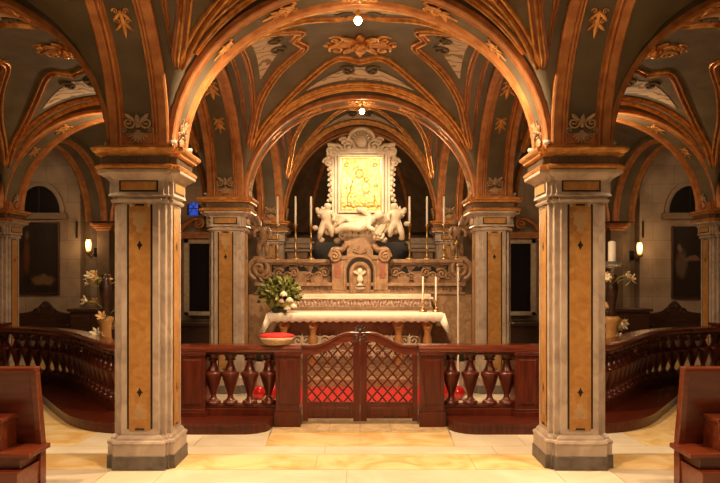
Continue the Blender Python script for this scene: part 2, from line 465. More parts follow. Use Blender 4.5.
# ------------------------------------------------------------------ arches
AW = .46
arch_n = [0]
def arch(p0, p1, label, rise=1.24, inset=.26, w=AW, drops=True, rosette=False, spring=SPR):
    arch_n[0] += 1
    p0 = V((*p0, 0)); p1 = V((*p1, 0)); d = (p1 - p0); Ln = d.length; d.normalize(); n = V((-d.y, d.x, 0))
    mid = (p0 + p1) / 2; a = Ln / 2 - inset; K = 40
    def frame(th):
        O = mid - d * (a * math.cos(th)) + Z * (spring + rise * math.sin(th))
        Nn = (-d * (math.cos(th) / a) + Z * (math.sin(th) / rise)).normalized()
        return O, n, Nn
    fr = [frame(PI * i / K) for i in range(K + 1)]
    h = w / 2
    core = MB().frames(fr, [(-h + .012, .26), (-h + .012, .02), (h - .012, .02), (h - .012, .26)], 0, smooth=False)
    o = core.build('trim_%d' % arch_n[0], M_vault)
    structure(o, label, 'arch')
    for sg in (-1, 1):
        e = sg * h
        prof = [(e, .05), (e, .01), (e - sg * .012, 0), (e - sg * .07, 0), (e - sg * .075, .01), (e - sg * .082, .0), (e - sg * .092, -.006), (e - sg * .102, 0), (e - sg * .108, .012), (e - sg * .12, .006), (e - sg * .13, .022), (e - sg * .13, .12), (e - sg * .02, .12), (e - sg * .02, .05)]
        if sg > 0: prof = prof[::-1]
        MB().frames(fr, prof, 0).build('gilded_band', M_band, o)
        lp = [(e + sg * .003, .115), (e + sg * .003, .13), (e + sg * .012, .15), (e + sg * .012, .165), (e - sg * .02, .165), (e - sg * .02, .115)]
        if sg < 0: lp = lp[::-1]
        MB().frames(fr, lp, 0).build('edge_fillet', M_red, o)
    if drops:
        mb = MB()
        for th in (.72, PI - .72):
            O, A, B = frame(th)
            tdir = (frame(th + .02)[0] - frame(th - .02)[0]).normalized() * (1 if th < 1.5 else -1)
            foliage_drop(mb, O + B * .012, A, tdir, -B, .14)
        for th in (1.12, PI - 1.12):
            O, A, B = frame(th)
            tdir = (frame(th + .02)[0] - frame(th - .02)[0]).normalized() * (1 if th < 1.5 else -1)
            foliage_drop(mb, O + B * .012, A, tdir, -B, .19)
        mb.build('foliage_relief', M_gilt, o)
    if rosette:
        O, A, B = frame(PI / 2)
        mb = MB(); boss(mb, O + B * .01, d, n, -B, .16)
        mb.build('keystone_rosette', M_gilt, o)
    return o
def row(y): return [(-5.1, y), (-CX, y), (CX, y), (5.1, y)]
C = {}
L1, R1 = (-CX, 5.55), (CX, 5.55)
L2, R2 = (-CX, 8.95), (CX, 8.95)
L0, R0 = (-CX, 2.15), (CX, 2.15)
OL1, OR1 = (-5.1, 5.55), (5.1, 5.55)
OL2, OR2 = (-OUT[0], OUT[1]), OUT
L3, R3 = (-1.62, 12.75), (1.62, 12.75)
WL, WR = (-4.8, 12.95), (4.8, 12.95)
WL2, WR2 = (-7.9, 12.95), (7.9, 12.95)
arch(L1, R1, 'front gilded arch spanning the two nearer pillars at the top of the photo', rosette=True)
arch(L2, R2, 'gilded arch spanning the two pillars beside the altar', rosette=True)
arch(L3, R3, 'innermost gilded arch rising behind the altarpiece', rise=1.66, inset=.24, drops=False)
arch(L0, L1, 'arch springing toward the viewer from the nearer left pillar')
arch(R0, R1, 'arch springing toward the viewer from the nearer right pillar')
arch(L1, L2, 'arch from nearer left pillar back to the pillar by the flowers')
arch(R1, R2, 'arch from nearer right pillar back to the pillar by the candles')
arch(L2, L3, 'arch along the left side of the altar space', rise=1.4, drops=False)
arch(R2, R3, 'arch along the right side of the altar space', rise=1.4, drops=False)
arch(OL1, L1, 'arch leaving the nearer left pillar toward the upper left corner')
arch(R1, OR1, 'arch leaving the nearer right pillar toward the upper right corner')
arch(OL2, L2, 'arch above the left curved rail, in front of the stone wall with a painting')
arch(R2, OR2, 'arch above the right curved rail, in front of the stone wall with a painting')
arch(WL, L3, 'dim arch over the left side altar', drops=False)
arch(R3, WR, 'dim arch over the right side altar', drops=False)
arch(WL2, WL, 'dim wall arch over the left painting', rise=1.75, drops=False, w=.4)
arch(WR, WR2, 'dim wall arch over the right painting', rise=1.75, drops=False, w=.4)
arch(OL2, WL, 'dim arch from the edge pillar back to the left wall', drops=False)
arch(WR, OR2, 'dim arch from the edge pillar back to the right wall', drops=False)

# ------------------------------------------------------------------ vaults
first = [True]
def vault(A, B, Cc, D, label, R=(1.36, 1.36), deco=True, inset=AW / 2 - .01, N=28, mats=None):
    """A front-left, B front-right, Cc back-right, D back-left (plan)"""
    P = [V((*q, 0)) for q in (A, B, Cc, D)]
    ctr = sum(P, V()) / 4
    # inset each side
    def line(i, j):
        d = (P[j] - P[i]).normalized(); n = V((-d.y, d.x, 0))
        if (ctr - P[i]).dot(n) < 0: n = -n
        return P[i] + n * inset, d
    ls = [line(0, 1), line(1, 2), line(2, 3), line(3, 0)]
    def inter(l, k):
        (p, d), (q, e) = l, k
        den = d.x * e.y - d.y * e.x; t = ((q.x - p.x) * e.y - (q.y - p.y) * e.x) / den
        return p + d * t
    Q = [inter(ls[3], ls[0]), inter(ls[0], ls[1]), inter(ls[1], ls[2]), inter(ls[2], ls[3])]
    p = 5.0
    def S(u, v):
        s = (u + 1) / 2; t = (v + 1) / 2
        xy = Q[0] * (1 - s) * (1 - t) + Q[1] * s * (1 - t) + Q[2] * s * t + Q[3] * (1 - s) * t
        bx = math.sqrt(max(0, 1 - u * u)); by = math.sqrt(max(0, 1 - v * v))
        rr = R[0] + (R[1] - R[0]) * t
        return V((xy.x, xy.y, SPR + rr * (bx ** p + by ** p) ** (1 / p)))
    def Nrm(u, v):
        e = .004; u = max(-.99, min(.99, u)); v = max(-.99, min(.99, v))
        n = (S(u + e, v) - S(u - e, v)).cross(S(u, v + e) - S(u, v - e)).normalized()
        return -n if n.z > 0 else n
    mb = MB(); vs = []; fs = []
    for i in range(N + 1):
        for j in range(N + 1):
            vs.append(S(math.sin(-PI / 2 + PI * i / N), math.sin(-PI / 2 + PI * j / N)))
    k = N + 1
    for i in range(N):
        for j in range(N): fs.append((i * k + j, i * k + j + 1, (i + 1) * k + j + 1, (i + 1) * k + j))
    mb.add(vs, fs, 0, True)
    o = mb.build('ceiling', mats or M_vault)
    structure(o, label, 'ceiling')
    if not deco: return o, S, Nrm
    def mold(parts, uv, wdt=.045, closed=False, ends=True):
        pts = [S(*q) for q in uv]; ns = [Nrm(*q) for q in uv]; fr = []
        for i in range(len(pts)):
            if closed: t = pts[(i + 1) % len(pts)] - pts[i - 1]
            else: t = pts[min(i + 1, len(pts) - 1)] - pts[max(i - 1, 0)]
            t.normalize(); fr.append((pts[i], t.cross(ns[i]).normalized(), ns[i]))
        if closed: fr.append(fr[0])
        if not closed:
            nf = len(fr)
            for i in range(nf):
                q = min(1, .25 + .25 * min(i, nf - 1 - i)) if ends else 1
                fr[i] = (fr[i][0], fr[i][1] * q, fr[i][2])
        g = wdt
        parts[0].frames(fr, [(-g, -.02), (-g, .014), (-g * .9, .028), (-g * .7, .034), (-g * .5, .03), (-g * .42, .008), (-g * .42, -.02)], 0)
        parts[0].frames(fr, [(g * .12, -.02), (g * .12, .02), (g * .25, .04), (g * .5, .048), (g * .72, .04), (g * .8, .016), (g, .012), (g, -.02)], 0)
        parts[1].frames(fr, [(-g * .43, -.02), (-g * .43, .007), (g * .13, .007), (g * .13, -.02)], 0)
        parts[1].frames(fr, [(g * .98, -.02), (g * .98, .006), (g * 1.5, .005), (g * 1.5, -.02)], 0)
    gold = MB(); redl = MB(); pan = MB(); white = MB(); grey = MB()
    parts = (gold, redl)
    def rotuv(k, u, v):
        for _ in range(k): u, v = -v, u
        return (u, v)
    def arcpts(f, n=24): return [f(i / n) for i in range(n + 1)]
    G = [(-.925, .935), (-.88, .905), (-.80, .865), (-.64, .79), (-.43, .635), (-.26, .47), (-.19, .415), (-.13, .405), (-.06, .44), (0, .465)]
    G = [(p_.x, p_.y) for p_ in spline([(a_, b_, 0) for a_, b_ in G], 5)]
    G = G + [(-u_, v_) for u_, v_ in G[::-1][1:]]
    for k in range(4):
        # gabled lunette frame and a second line concentric with the arch
        mold(parts, [rotuv(k, *q) for q in G], .044)
        mold(parts, [rotuv(k, *q) for q in arcpts(lambda t: ((t - .5) * 1.60, .83 + .055 * abs(2 * t - 1) ** 3), 30)], .030)
        mold(parts, [rotuv(k, *q) for q in arcpts(lambda t: ((t - .5) * 1.72, .93 + .02 * abs(2 * t - 1) ** 3), 30)], .022)
        vs = []; fs = []; n1, n2 = 20, 6
        for i in range(n1 + 1):
            for j in range(n2 + 1):
                s = i / n1 * 2 - 1; t = j / n2
                bot = .775 - .02 * (1 - s * s); top = .765 - .225 * max(0, 1 - abs(s) ** 1.25)
                if abs(s) < .12: top += .03 * (1 - abs(s) / .12)
                q = rotuv(k, s * .44, bot + (top - bot) * t)
                vs.append(S(*q) + Nrm(*q) * .008)
        for i in range(n1):
            for j in range(n2):
                a0 = i * (n2 + 1) + j; fs.append((a0, a0 + 1, a0 + n2 + 2, a0 + n2 + 1))
        white.add(vs, fs, 0, True)
        for sg in (-1, 1):
            q = rotuv(k, sg * .10, .60); n_ = Nrm(*q)
            a_ = (S(*rotuv(k, sg * .10 + .02, .60)) - S(*q)).normalized(); b_ = n_.cross(a_)
            scroll(grey, S(*q) + n_ * .008, a_, b_, n_, .095, 1.3, sg, .2, start=.6)
        # carved leaf spray on the groin between two lunettes
        q = rotuv(k, -.62, .62); n_ = Nrm(*q)
        up_ = (S(*rotuv(k, -.55, .55)) - S(*q)).normalized()
    gold.build('gilded_molding', M_gilt, o); redl.build('red_border', M_red, o)
    white.build('painted_panel', M_panel, o); grey.build('painted_scroll', M_vault, o)
    return o, S, Nrm

VC, S1, N1 = vault(L1, R1, R2, L2, 'central painted vault with gilded mouldings between the nearer pillars and the altar')
V0, S0, N0 = vault(L0, R0, R1, L1, 'painted vault nearest the viewer, cut by the top of the photo')
VL, SL, NL = vault(OL1, L1, L2, OL2, 'painted vault over the left curved rail')
VR, SR, NR = vault(R1, OR1, OR2, R2, 'painted vault over the right curved rail')
VS, SS, NS = vault(L2, R2, R3, L3, 'raised painted vault over the altar', R=(1.36, 1.78))
vault(OL2, L2, L3, WL, 'dim vault over the left side altar', N=16, deco=False)
vault(R2, OR2, WR, R3, 'dim vault over the right side altar', N=16, deco=False)
vault((-8.3, 10.2), OL2, WL, WL2, 'dim vault before the left painting wall', R=(1.3, 1.9), N=16, deco=False)
vault(OR2, (8.3, 10.2), WR2, WR, 'dim vault before the right painting wall', R=(1.3, 1.9), N=16, deco=False)
vault((-5.1, 2.15), L0, L1, OL1, 'painted vault beside the viewer on the left', N=16, deco=False)
vault(R0, (5.1, 2.15), OR1, R1, 'painted vault beside the viewer on the right', N=16, deco=False)

def rosette(S, Nn, u, v, size, label, flip=1):
    o = S(u, v); n = Nn(u, v)
    r = (S(u + .02, v) - o).normalized(); up = n.cross(r) * flip
    mb = MB(); boss(mb, V((0, 0, 0)), r, up, n, size)
    ob = mb.build('ceiling_rosette', M_gilt); ob.location = o + n * .01
    return tag(ob, label, 'ceiling ornament', 'gilded leaf rosettes on the vaults')
rosette(S1, N1, 0, .2, .36, 'large gilded leaf rosette at the crown of the central vault')
rosette(SL, NL, .12, .1, .34, 'gilded leaf rosette on the vault over the left curved rail')
rosette(SR, NR, -.12, .1, .34, 'gilded leaf rosette on the vault over the right curved rail')
rosette(SS, NS, 0, .0, .34, 'small gilded leaf rosette on the vault above the altarpiece')

# ------------------------------------------------------------------ floor
def floor():
    base = MB().box(-9.5, 9.5, -1.5, 15.2, -.06, -.004)
    mb = base
    g = .003
    def slab(poly, m):
        c = sum((V((*p, 0)) for p in poly), V()) / len(poly)
        q = []
        for p in poly:
            d = V((*p, 0)) - c
            q.append((p[0] - math.copysign(g, d.x), p[1] - math.copysign(g, d.y)))
        n = len(q)
        mb.add([(x, y, 0) for x, y in q] + [(x, y, -.01) for x, y in q], [list(range(n))] + [(i, n + i, n + (i + 1) % n, (i + 1) % n) for i in range(n)], m)
    def R_(x0, x1, y0, y1, m): slab([(x0, y0), (x1, y0), (x1, y1), (x0, y1)], m)
    Yl, Pl, Gy = 1, 2, 3
    def strip(y0, y1, xs, ms):
        for i in range(len(xs) - 1): R_(xs[i], xs[i + 1], y0, y1, ms[i % len(ms)])
    strip(-1.5, 2.0, [-9.5, -5, -2, -.7, .7, 2, 5, 9.5], [Pl, Yl, Pl, Yl, Pl, Yl, Pl])
    strip(2.0, 3.6, [-9.5, -5, -2, -.7, .7, 2, 5, 9.5], [Yl, Pl, Yl, Pl, Yl, Pl, Yl])
    strip(3.6, 5.32, [-9.5, -4.2, -1.92, -1.49, -.1, 1.49, 1.92, 4.2, 9.5], [Gy, Gy, Pl, Pl, Pl, Pl, Gy, Gy])
    strip(5.32, 5.78, [-9.5, -4.6, -1.7, -.35, .9, 1.7, 4.6, 9.5], [Pl, Yl, Yl, Yl, Yl, Yl, Pl])
    strip(5.78, 6.05, [-9.5, -4.6, -1.9, -.3, 1.15, 1.9, 4.6, 9.5], [Pl])
    y0, ym, y1 = 6.05, 6.62, 7.2
    for sg in (-1, 1):
        def M(poly, m): slab([(sg * x, y) for x, y in (poly if sg > 0 else poly[::-1])], m)
        M([(2.52, y0), (9.5, y0), (9.5, ym), (2.5, ym)], Yl)
        M([(2.1, ym), (9.5, ym), (9.5, 7.9), (3.1, 7.9), (3.1, y1), (2.1, y1)], Yl)
        M([(1.46, y0), (2.52, y0), (2.5, ym), (1.46, ym)], Pl)
        M([(1.46, ym), (2.1, ym), (2.1, y1), (1.46, y1)], Yl)
        M([(.83, y0), (1.46, y0), (1.46, y1), (.86, y1)], Pl)
        M([(0, y0), (.83, y0), (.86, 6.58), (0, 6.58)], Yl)
        M([(0, 6.58), (.3, 6.58), (.3, y1), (0, y1)], 4); M([(.3, 6.58), (.86, 6.58), (.86, y1), (.3, y1)], 4)
    for yy, zz in ((7.2, 8.0), (8.0, 8.9), (8.9, 9.8), (9.8, 11), (11, 12.2), (12.2, 13.6), (13.6, 15.2)):
        strip(max(yy, 7.2), zz, [-3.1, -2, -1, 0, 1, 2, 3.1], [Pl, Gy])
    for sg in (-1, 1):
        for yy, zz in ((7.9, 9.2), (9.2, 10.6), (10.6, 12), (12, 13.6), (13.6, 15.2)):
            xs = sorted([sg * 3.1, sg * 4.7, sg * 6.6, sg * 9.5]); strip(yy, zz, xs, [Pl, Yl])
    return structure(mb.build('floor', [M_grout, M_fy, M_fp, M_fg, M_ft]), 'polished floor of cream and yellow marble slabs', 'floor')
floor()

# ------------------------------------------------------------------ walls
def walls():
    for sg, nm in ((-1, 'left'), (1, 'right')):
        mb = MB()
        xs = sorted([sg * 9.3, sg * 5.35]); mb.box(xs[0], xs[1], 13.2, 13.6, 0, 4.8)
        xs = sorted([sg * 5.35, sg * 1.75]); mb.box(xs[0], xs[1], 13.45, 13.85, 0, 4.8)
        for x in (5.15, 4.62):
            xs = sorted([sg * (x - .07), sg * (x + .07)]); mb.box(xs[0], xs[1], 13.38, 13.46, 0, 2.3)
        o = mb.build('wall_back_' + nm, M_wall)
        structure(o, 'pale worn stone wall with the dark painting at the %s of the photo' % nm, 'wall')
        mb = MB(); xs = sorted([sg * 9.3, sg * 9.6]); mb.box(xs[0], xs[1], 1.5, 13.6, 0, 4.8)
        structure(mb.build('wall_' + nm, M_wall), 'outer stone wall on the %s beyond the photo edge' % nm, 'wall')
        # wall pilaster carrying the dim arch
        t = empty('wall_pilaster', (sg * 4.86, 13.15, 0), 'dim stone wall pilaster with a gilded capital beside the lit lamp, on the %s' % nm, 'pilaster', 'wall pilasters beside the lamps')
        MB().box(-.12, .12, -.1, .28, 0, 2.36).build('shaft', M_umber, t, .01)
        MB().box(-.18, .18, -.16, .28, 0, .2).build('base', M_dwall, t, .01)
        mb = MB()
        for (z0, z1, e) in ((2.34, 2.38, .02), (2.38, 2.43, .06), (2.43, 2.49, .1)): mb.box(-.12 - e, .12 + e, -.1 - e, .28, z0, z1)
        mb.build('capital', M_band, t, .01)
    mb = MB(); mb.box(-2.4, 2.4, 15.0, 15.3, 0, 4.9)
    mb.box(-2.4, -2.0, 13.85, 15.0, 0, 4.9); mb.box(2.0, 2.4, 13.85, 15.0, 0, 4.9)
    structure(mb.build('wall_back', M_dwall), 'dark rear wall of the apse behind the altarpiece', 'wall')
    for sg, nm in ((-1, 'left'), (1, 'right')):
        # dark doorway either side of the altarpiece foot
        t = empty('door_%d' % (1 if sg < 0 else 2), (sg * .72, 14.98, 0), 'dark doorway in the apse wall to the %s of the altarpiece foot' % nm, 'doorway')
        t['kind'] = 'structure'
        MB().box(-.42, .42, -.03, .03, 0, 2.22).build('doorway_shade', M_black, t)  # black sheet filling the doorway, painted in place of the shade inside
        mb = MB(); mb.box(-.5, -.42, -.06, .03, 0, 2.3); mb.box(.42, .5, -.06, .03, 0, 2.3); mb.box(-.42, .42, -.06, .03, 2.22, 2.3)
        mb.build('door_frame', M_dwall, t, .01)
    # apse half-dome with ribs
    mb = MB(); vs = []; fs = []; n1, n2 = 20, 10
    def D(a, t): return V((-1.75 * math.cos(a), 12.95 + 2.3 * math.sin(a) * math.cos(t * PI / 2) , 2.5 + 2.0 * math.sin(t * PI / 2))) if False else V((-1.8 * math.cos(a) * math.cos(t * PI / 2), 12.95 + 2.2 * math.sin(a) * math.cos(t * PI / 2), 2.4 + 1.95 * math.sin(t * PI / 2)))
    for i in range(n1 + 1):
        for j in range(n2 + 1): vs.append(D(PI * i / n1, j / n2))
    for i in range(n1):
        for j in range(n2):
            a0 = i * (n2 + 1) + j; fs.append((a0, a0 + n2 + 1, a0 + n2 + 2, a0 + 1))
    mb.add(vs, fs, 0, True)
    o = structure(mb.build('ceiling', M_umber), 'dark half dome of the apse behind the altarpiece', 'ceiling')
    mb = MB()
    for i in (3, 6, 8, 12, 14, 17):
        mb.tube([D(PI * i / n1, j / 12 * .95) + V((0, -.02, -.02)) for j in range(13)], .055, 6)
    mb.build('dome_rib', M_band, o)
walls()

# windows (dark lunettes) and paintings
def lunette(n, xc, z0, w, h, label):
    t = empty('window_%d' % n, (xc, 13.2, z0), label, 'window'); t['kind'] = 'structure'
    K = 20
    arc = [(w / 2 * math.cos(PI * i / K), h * math.sin(PI * i / K)) for i in range(K + 1)]
    MB().prism(arc, -.012, .05).build('dark_pane', M_dglass, t)
    fr = [(V((0, 0, 0)) + V((w / 2 * math.cos(PI * i / K), 0, h * math.sin(PI * i / K))), V((math.cos(PI * i / K), 0, math.sin(PI * i / K))), V((0, -1, 0))) for i in range(K + 1)]
    MB().frames(fr, [(0, -.02), (0, .03), (.03, .05), (.09, .04), (.09, -.02)]).build('stone_surround', M_wall, t)
    MB().box(-w / 2 - .14, w / 2 + .14, -.09, .02, -.12, 0).build('sill', M_dwall, t, .01)
    mb = MB(); mb.box(-.012, .012, -.03, 0, 0, h - .02)
    mb.build('glazing_bar', M_iron, t)
a = at(44, 213, 13.2); b = at(62, 186, 13.2)
lunette(1, at(40, 213, 13.2).x, a.z, .80, b.z - a.z, 'dark half-round window over the painting on the left wall')
lunette(2, at(690, 213, 13.2).x, a.z, .80, b.z - a.z, 'dark half-round window over the painting on the right wall')

def painting(x0, x1, y0, y1, blobs, label):
    p = at(x0, y1, 13.2); q = at(x1, y0, 13.2)
    t = empty('painting', ((p.x + q.x) / 2, 13.19, p.z), label, 'painting')
    w = (q.x - p.x) / 2; h = q.z - p.z
    MB().box(-w, w, -.03, 0, 0, h).build('canvas', painting_mat('oil_painting', blobs), t)
    mb = MB()
    for bx in ((-w - .03, -w, 0, h), (w, w + .03, 0, h), (-w - .03, w + .03, -.03, 0), (-w - .03, w + .03, h, h + .03)):
        mb.box(bx[0], bx[1], -.05, 0, bx[2], bx[3])
    mb.build('picture_frame', M_woodd, t, .006)
painting(14, 59, 224, 293, [(.33, .52, .08, .24, (.10, .035, .015)), (.34, .80, .05, .06, (.12, .055, .03)), (.66, .22, .26, .07, (.15, .08, .04)), (.2, .35, .1, .2, (.05, .02, .01))], 'dark oil painting of a standing figure over a reclining one, left wall')
painting(673, 716, 228, 297, [(.22, .48, .14, .2, (.10, .06, .04)), (.18, .68, .06, .06, (.18, .10, .06)), (.45, .55, .2, .04, (.15, .085, .05)), (.82, .62, .1, .3, (.09, .03, .015)), (.78, .88, .06, .06, (.12, .06, .035))], 'dark oil painting of a kneeling figure with outstretched arm, right wall')

# ------------------------------------------------------------------ communion rail
BAL = [(.068, 0), (.068, .028), (.05, .036), (.032, .055), (.025, .08), (.028, .10), (.05, .17), (.076, .275), (.082, .292), (.082, .318), (.064, .326), (.05, .345), (.036, .385), (.028, .42), (.03, .432), (.05, .44), (.05, .452), (.036, .458), (.055, .475), (.06, .50)]
def baluster_mesh():
    mb = MB(); mb.lathe([(r * 1.1, z) for r, z in BAL], 16)
    o = mb.build('baluster', M_wood)
    return o
bal0 = baluster_mesh(); BALMESH = bal0.data; bpy.data.objects.remove(bal0)
def add_bal(parent, p, rz=0):
    o = bpy.data.objects.new('baluster', BALMESH); col.objects.link(o); o.parent = parent; o.location = p; o.rotation_euler.z = rz
RY = 6.95
def pier(parent, x0, x1, name='pier'):
    mb = MB(); y0, y1 = RY - .13, RY + .13
    mb.box(x0, x1, y0, y1, .17, .735)
    mb.box(x0 - .015, x1 + .015, y0 - .02, y1 + .02, 0, .15); mb.box(x0 - .008, x1 + .008, y0 - .012, y1 + .012, .15, .175)
    mb.box(x0 - .012, x1 + .012, y0 - .014, y1 + .014, .70, .735)
    o = mb.build(name, M_wood, parent, .006)
    m2 = MB(); m2.box(x0 + .035, x1 - .035, y0 - .01, y0 + .005, .22, .665); m2.build('raised_panel', M_wood, o, .008)
RAILP = [(-.13, 0), (-.135, .02), (-.135, .035), (-.12, .055), (-.09, .065), (.09, .065), (.12, .055), (.135, .035), (.135, .02), (.13, 0)]
for sg, nm in ((-1, 'left'), (1, 'right')):
    t = empty('communion_rail', (0, 0, 0), 'straight wooden altar rail section with turned balusters, %s of the gate' % nm, 'altar rail', 'straight altar rail sections')
    def sx(a, b): return sorted((sg * a, sg * b))
    pier(t, *sx(.60, .835)); pier(t, *sx(1.535, 1.78))
    for x in (.92, 1.11, 1.305, 1.475): add_bal(t, (sg * x, RY, .205))
    a_, b_ = sx(.835, 1.535); mb = MB(); mb.box(a_, b_, RY - .07, RY + .07, .10, .17); mb.box(a_, b_, RY - .055, RY + .055, .17, .206)
    mb.build('bottom_rail', M_wood, t, .006)
    mb = MB(); mb.box(a_, b_, RY - .06, RY + .06, .703, .736)
    mb.build('under_rail', M_wood, t)
    fr = [(V((x, RY, .736)), V((0, 1, 0)), Z) for x in sx(.585, 1.80)]
    MB().frames(fr, RAILP).build('handrail', M_woodh, t, .004)
    # kneeling step with rounded end
    pts = []
    K = 10
    xe = .86; rad = .26
    poly = [(1.79, 6.48)]
    for i in range(K + 1):
        a = PI / 2 * i / K
        poly.append((xe + rad - rad * math.sin(a) , 6.48 + rad - rad * math.cos(a)))
    poly += [(xe, 6.93), (1.79, 6.93)]
    poly = [(sg * x, y) for x, y in poly]
    if sg > 0: poly = poly[::-1]
    mb = MB(); mb.prism(poly, 0, .075, axis='z')
    poly2 = [(x, y - .012 if y < 6.7 else y) for x, y in poly]
    mb.prism(poly2, .075, .1, axis='z')
    mb.build('kneeling_step', M_wood, t)

    # curved wing
    t = empty('curved_rail', (0, 0, 0), 'wooden altar rail wing curving away to the %s edge of the photo' % nm, 'altar rail', 'curved altar rail wings')
    path = spline([(-1.80, 6.95, 0), (-2.15, 6.95, 0), (-2.5, 7.14, 0), (-2.97, 7.79, 0), (-3.4, 8.42, 0), (-3.9, 8.95, 0), (-4.45, 9.28, 0), (-5.05, 9.5, 0)], 8)
    path = [V((p.x * (1 if sg < 0 else -1), p.y, 0)) for p in path]
    fr = []; ln = [0]
    for i in range(len(path)):
        tg = (path[min(i + 1, len(path) - 1)] - path[max(i - 1, 0)]).normalized()
        n = V((-tg.y, tg.x, 0))
        if sg < 0: n = -n
        # n points to the sanctuary side
        fr.append((path[i], n, Z))
        if i: ln.append(ln[-1] + (path[i] - path[i - 1]).length)
    def sweep(prof, name, m):
        p2 = prof if sg < 0 else prof[::-1]
        MB().frames(fr, p2).build(name, m, t)
    sweep([(a, b + .736) for a, b in RAILP], 'handrail', M_woodh)
    sweep([(-.06, .703), (-.06, .737), (.06, .737), (.06, .703)], 'under_rail', M_wood)
    sweep([(-.07, .1), (-.07, .17), (-.055, .17), (-.055, .206), (.055, .206), (.055, .17), (.07, .17), (.07, .1)], 'bottom_rail', M_wood)
    wl = -.46
    sweep([(wl, 0), (wl, .08), (wl - .012, .08), (wl - .012, .1), (.06, .1), (.06, 0)], 'kneeling_step', M_wood)
    total = ln[-1]; cnt = 21
    for q in range(cnt):
        d = .14 + (total - .36) * q / (cnt - 1)
        for i in range(1, len(ln)):
            if ln[i] >= d:
                f = (d - ln[i - 1]) / (ln[i] - ln[i - 1]); p = path[i - 1].lerp(path[i], f); break
        add_bal(t, (p.x, p.y, .205))
    e = path[-1]
    mb = MB(); mb.box(e.x - .16, e.x + .16, e.y - .12, e.y + .12, 0, .80); mb.box(e.x - .19, e.x + .19, e.y - .15, e.y + .15, .80, .84); mb.box(e.x - .18, e.x + .18, e.y - .14, e.y + .14, 0, .17)
    mb.build('end_post', M_wood, t, .008)

# gate leaves
def ztop(x):
    x = abs(x); t = max(0, min(1, (.46 - x) / .36)); t = t * t * (3 - 2 * t)
    return .785 + .13 * t
def gate(sg, nm):
    t = empty('gate_leaf', (sg * .585, RY, .03), '%s leaf of the wooden altar gate with diamond lattice' % nm, 'gate', 'altar gate leaves')
    off = V((sg * .585, RY, 0))
    def X_(x): return sg * x
    K = 24
    def band(x0, x1, f0, f1, y0, y1):
        xs = [x0 + (x1 - x0) * i / K for i in range(K + 1)]
        poly = [(sg * x, f0(x)) for x in xs] + [(sg * x, f1(x)) for x in xs[::-1]]
        if sg < 0: poly = poly[::-1]
        return MB().prism(poly, RY + y0, RY + y1)
    sh = (off.x, off.y, .03)
    band(.006, .578, lambda x: ztop(x) - .085, lambda x: ztop(x), -.03, .03).build('top_rail', M_woodh, t, .006, shift=sh)
    band(.006, .578, lambda x: ztop(x) - .012, lambda x: ztop(x) + .014, -.045, .045).build('coping', M_woodh, t, .006, shift=sh)
    for (a_, b_) in ((.001, .068), (.525, .578)):
        band(a_, b_, lambda x: .032, lambda x: ztop(x) - .08, -.03, .03).build('stile', M_wood, t, .006, shift=sh)
    o = band(.068, .525, lambda x: .060, lambda x: .2, -.028, .028).build('bottom_panel', M_wood, t, .006, shift=sh)
    band(.10, .495, lambda x: .085, lambda x: .17, -.036, -.02).build('raised_field', M_wood, o, .008, shift=sh)
    band(.06, .53, lambda x: .2, lambda x: .222, -.022, .022).build('sill_rail', M_wood, t, .004, shift=sh)
    # lattice
    mb = MB()
    x0, x1, z0 = .068, .525, .21
    st = .104
    for dirn in (1, -1):
        for k in range(-14, 24):
            pts = []
            for i in range(121):
                x = x0 + (x1 - x0) * i / 120
                z = z0 + (k * st * 1.15 + dirn * (x - x0) * 1.15)
                if z0 <= z <= ztop(x) - .08: pts.append((x, z))
            if len(pts) > 2:
                a_, b_ = pts[0], pts[-1]
                yy = RY - .006 * dirn
                mb.bar((sg * a_[0], yy, a_[1]), (sg * b_[0], yy, b_[1]), .016, .018, V((0, 1, 0)))
    mb.build('lattice', M_wood, t, shift=sh)
    mb = MB()
    scroll(mb, V((sg * .035, RY - .045, ztop(0) - .04)), X, Z, -Y_, .03, 1.2, sg, .25)
    mb.build('carved_rosette', M_woodd, t, shift=sh)
    for q in kids(t): pass
    return t
gate(-1, 'left'); g2 = gate(1, 'right')
mb = MB()
for k in range(7):
    a_ = PI * k / 6; d_ = V((math.cos(a_), 0, math.sin(a_)))
    leaf(mb, V((0, RY - .005, ztop(0) + .02)) + d_ * .012, d_, V((0, -1, 0)), .06, .035, .012, .1)
mb.ell((0, RY - .015, ztop(0) + .025), (.028, .025, .025))
mb.build('carved_crest', M_woodd, g2, shift=(.585, RY, .03))

# ------------------------------------------------------------------ carpet, predella, altar
tag(MB().box(-1.0, 1.0, 8.02, 9.18, 0, .012).build('carpet', M_redc), 'bright red carpet on the floor behind the altar gate', 'carpet')
structure(MB().box(-1.9, 1.9, 9.2, 13.3, 0, .12).build('trim_%d' % (arch_n[0] + 1), M_brown, None, .01), 'low marble platform step under the altar', 'step')

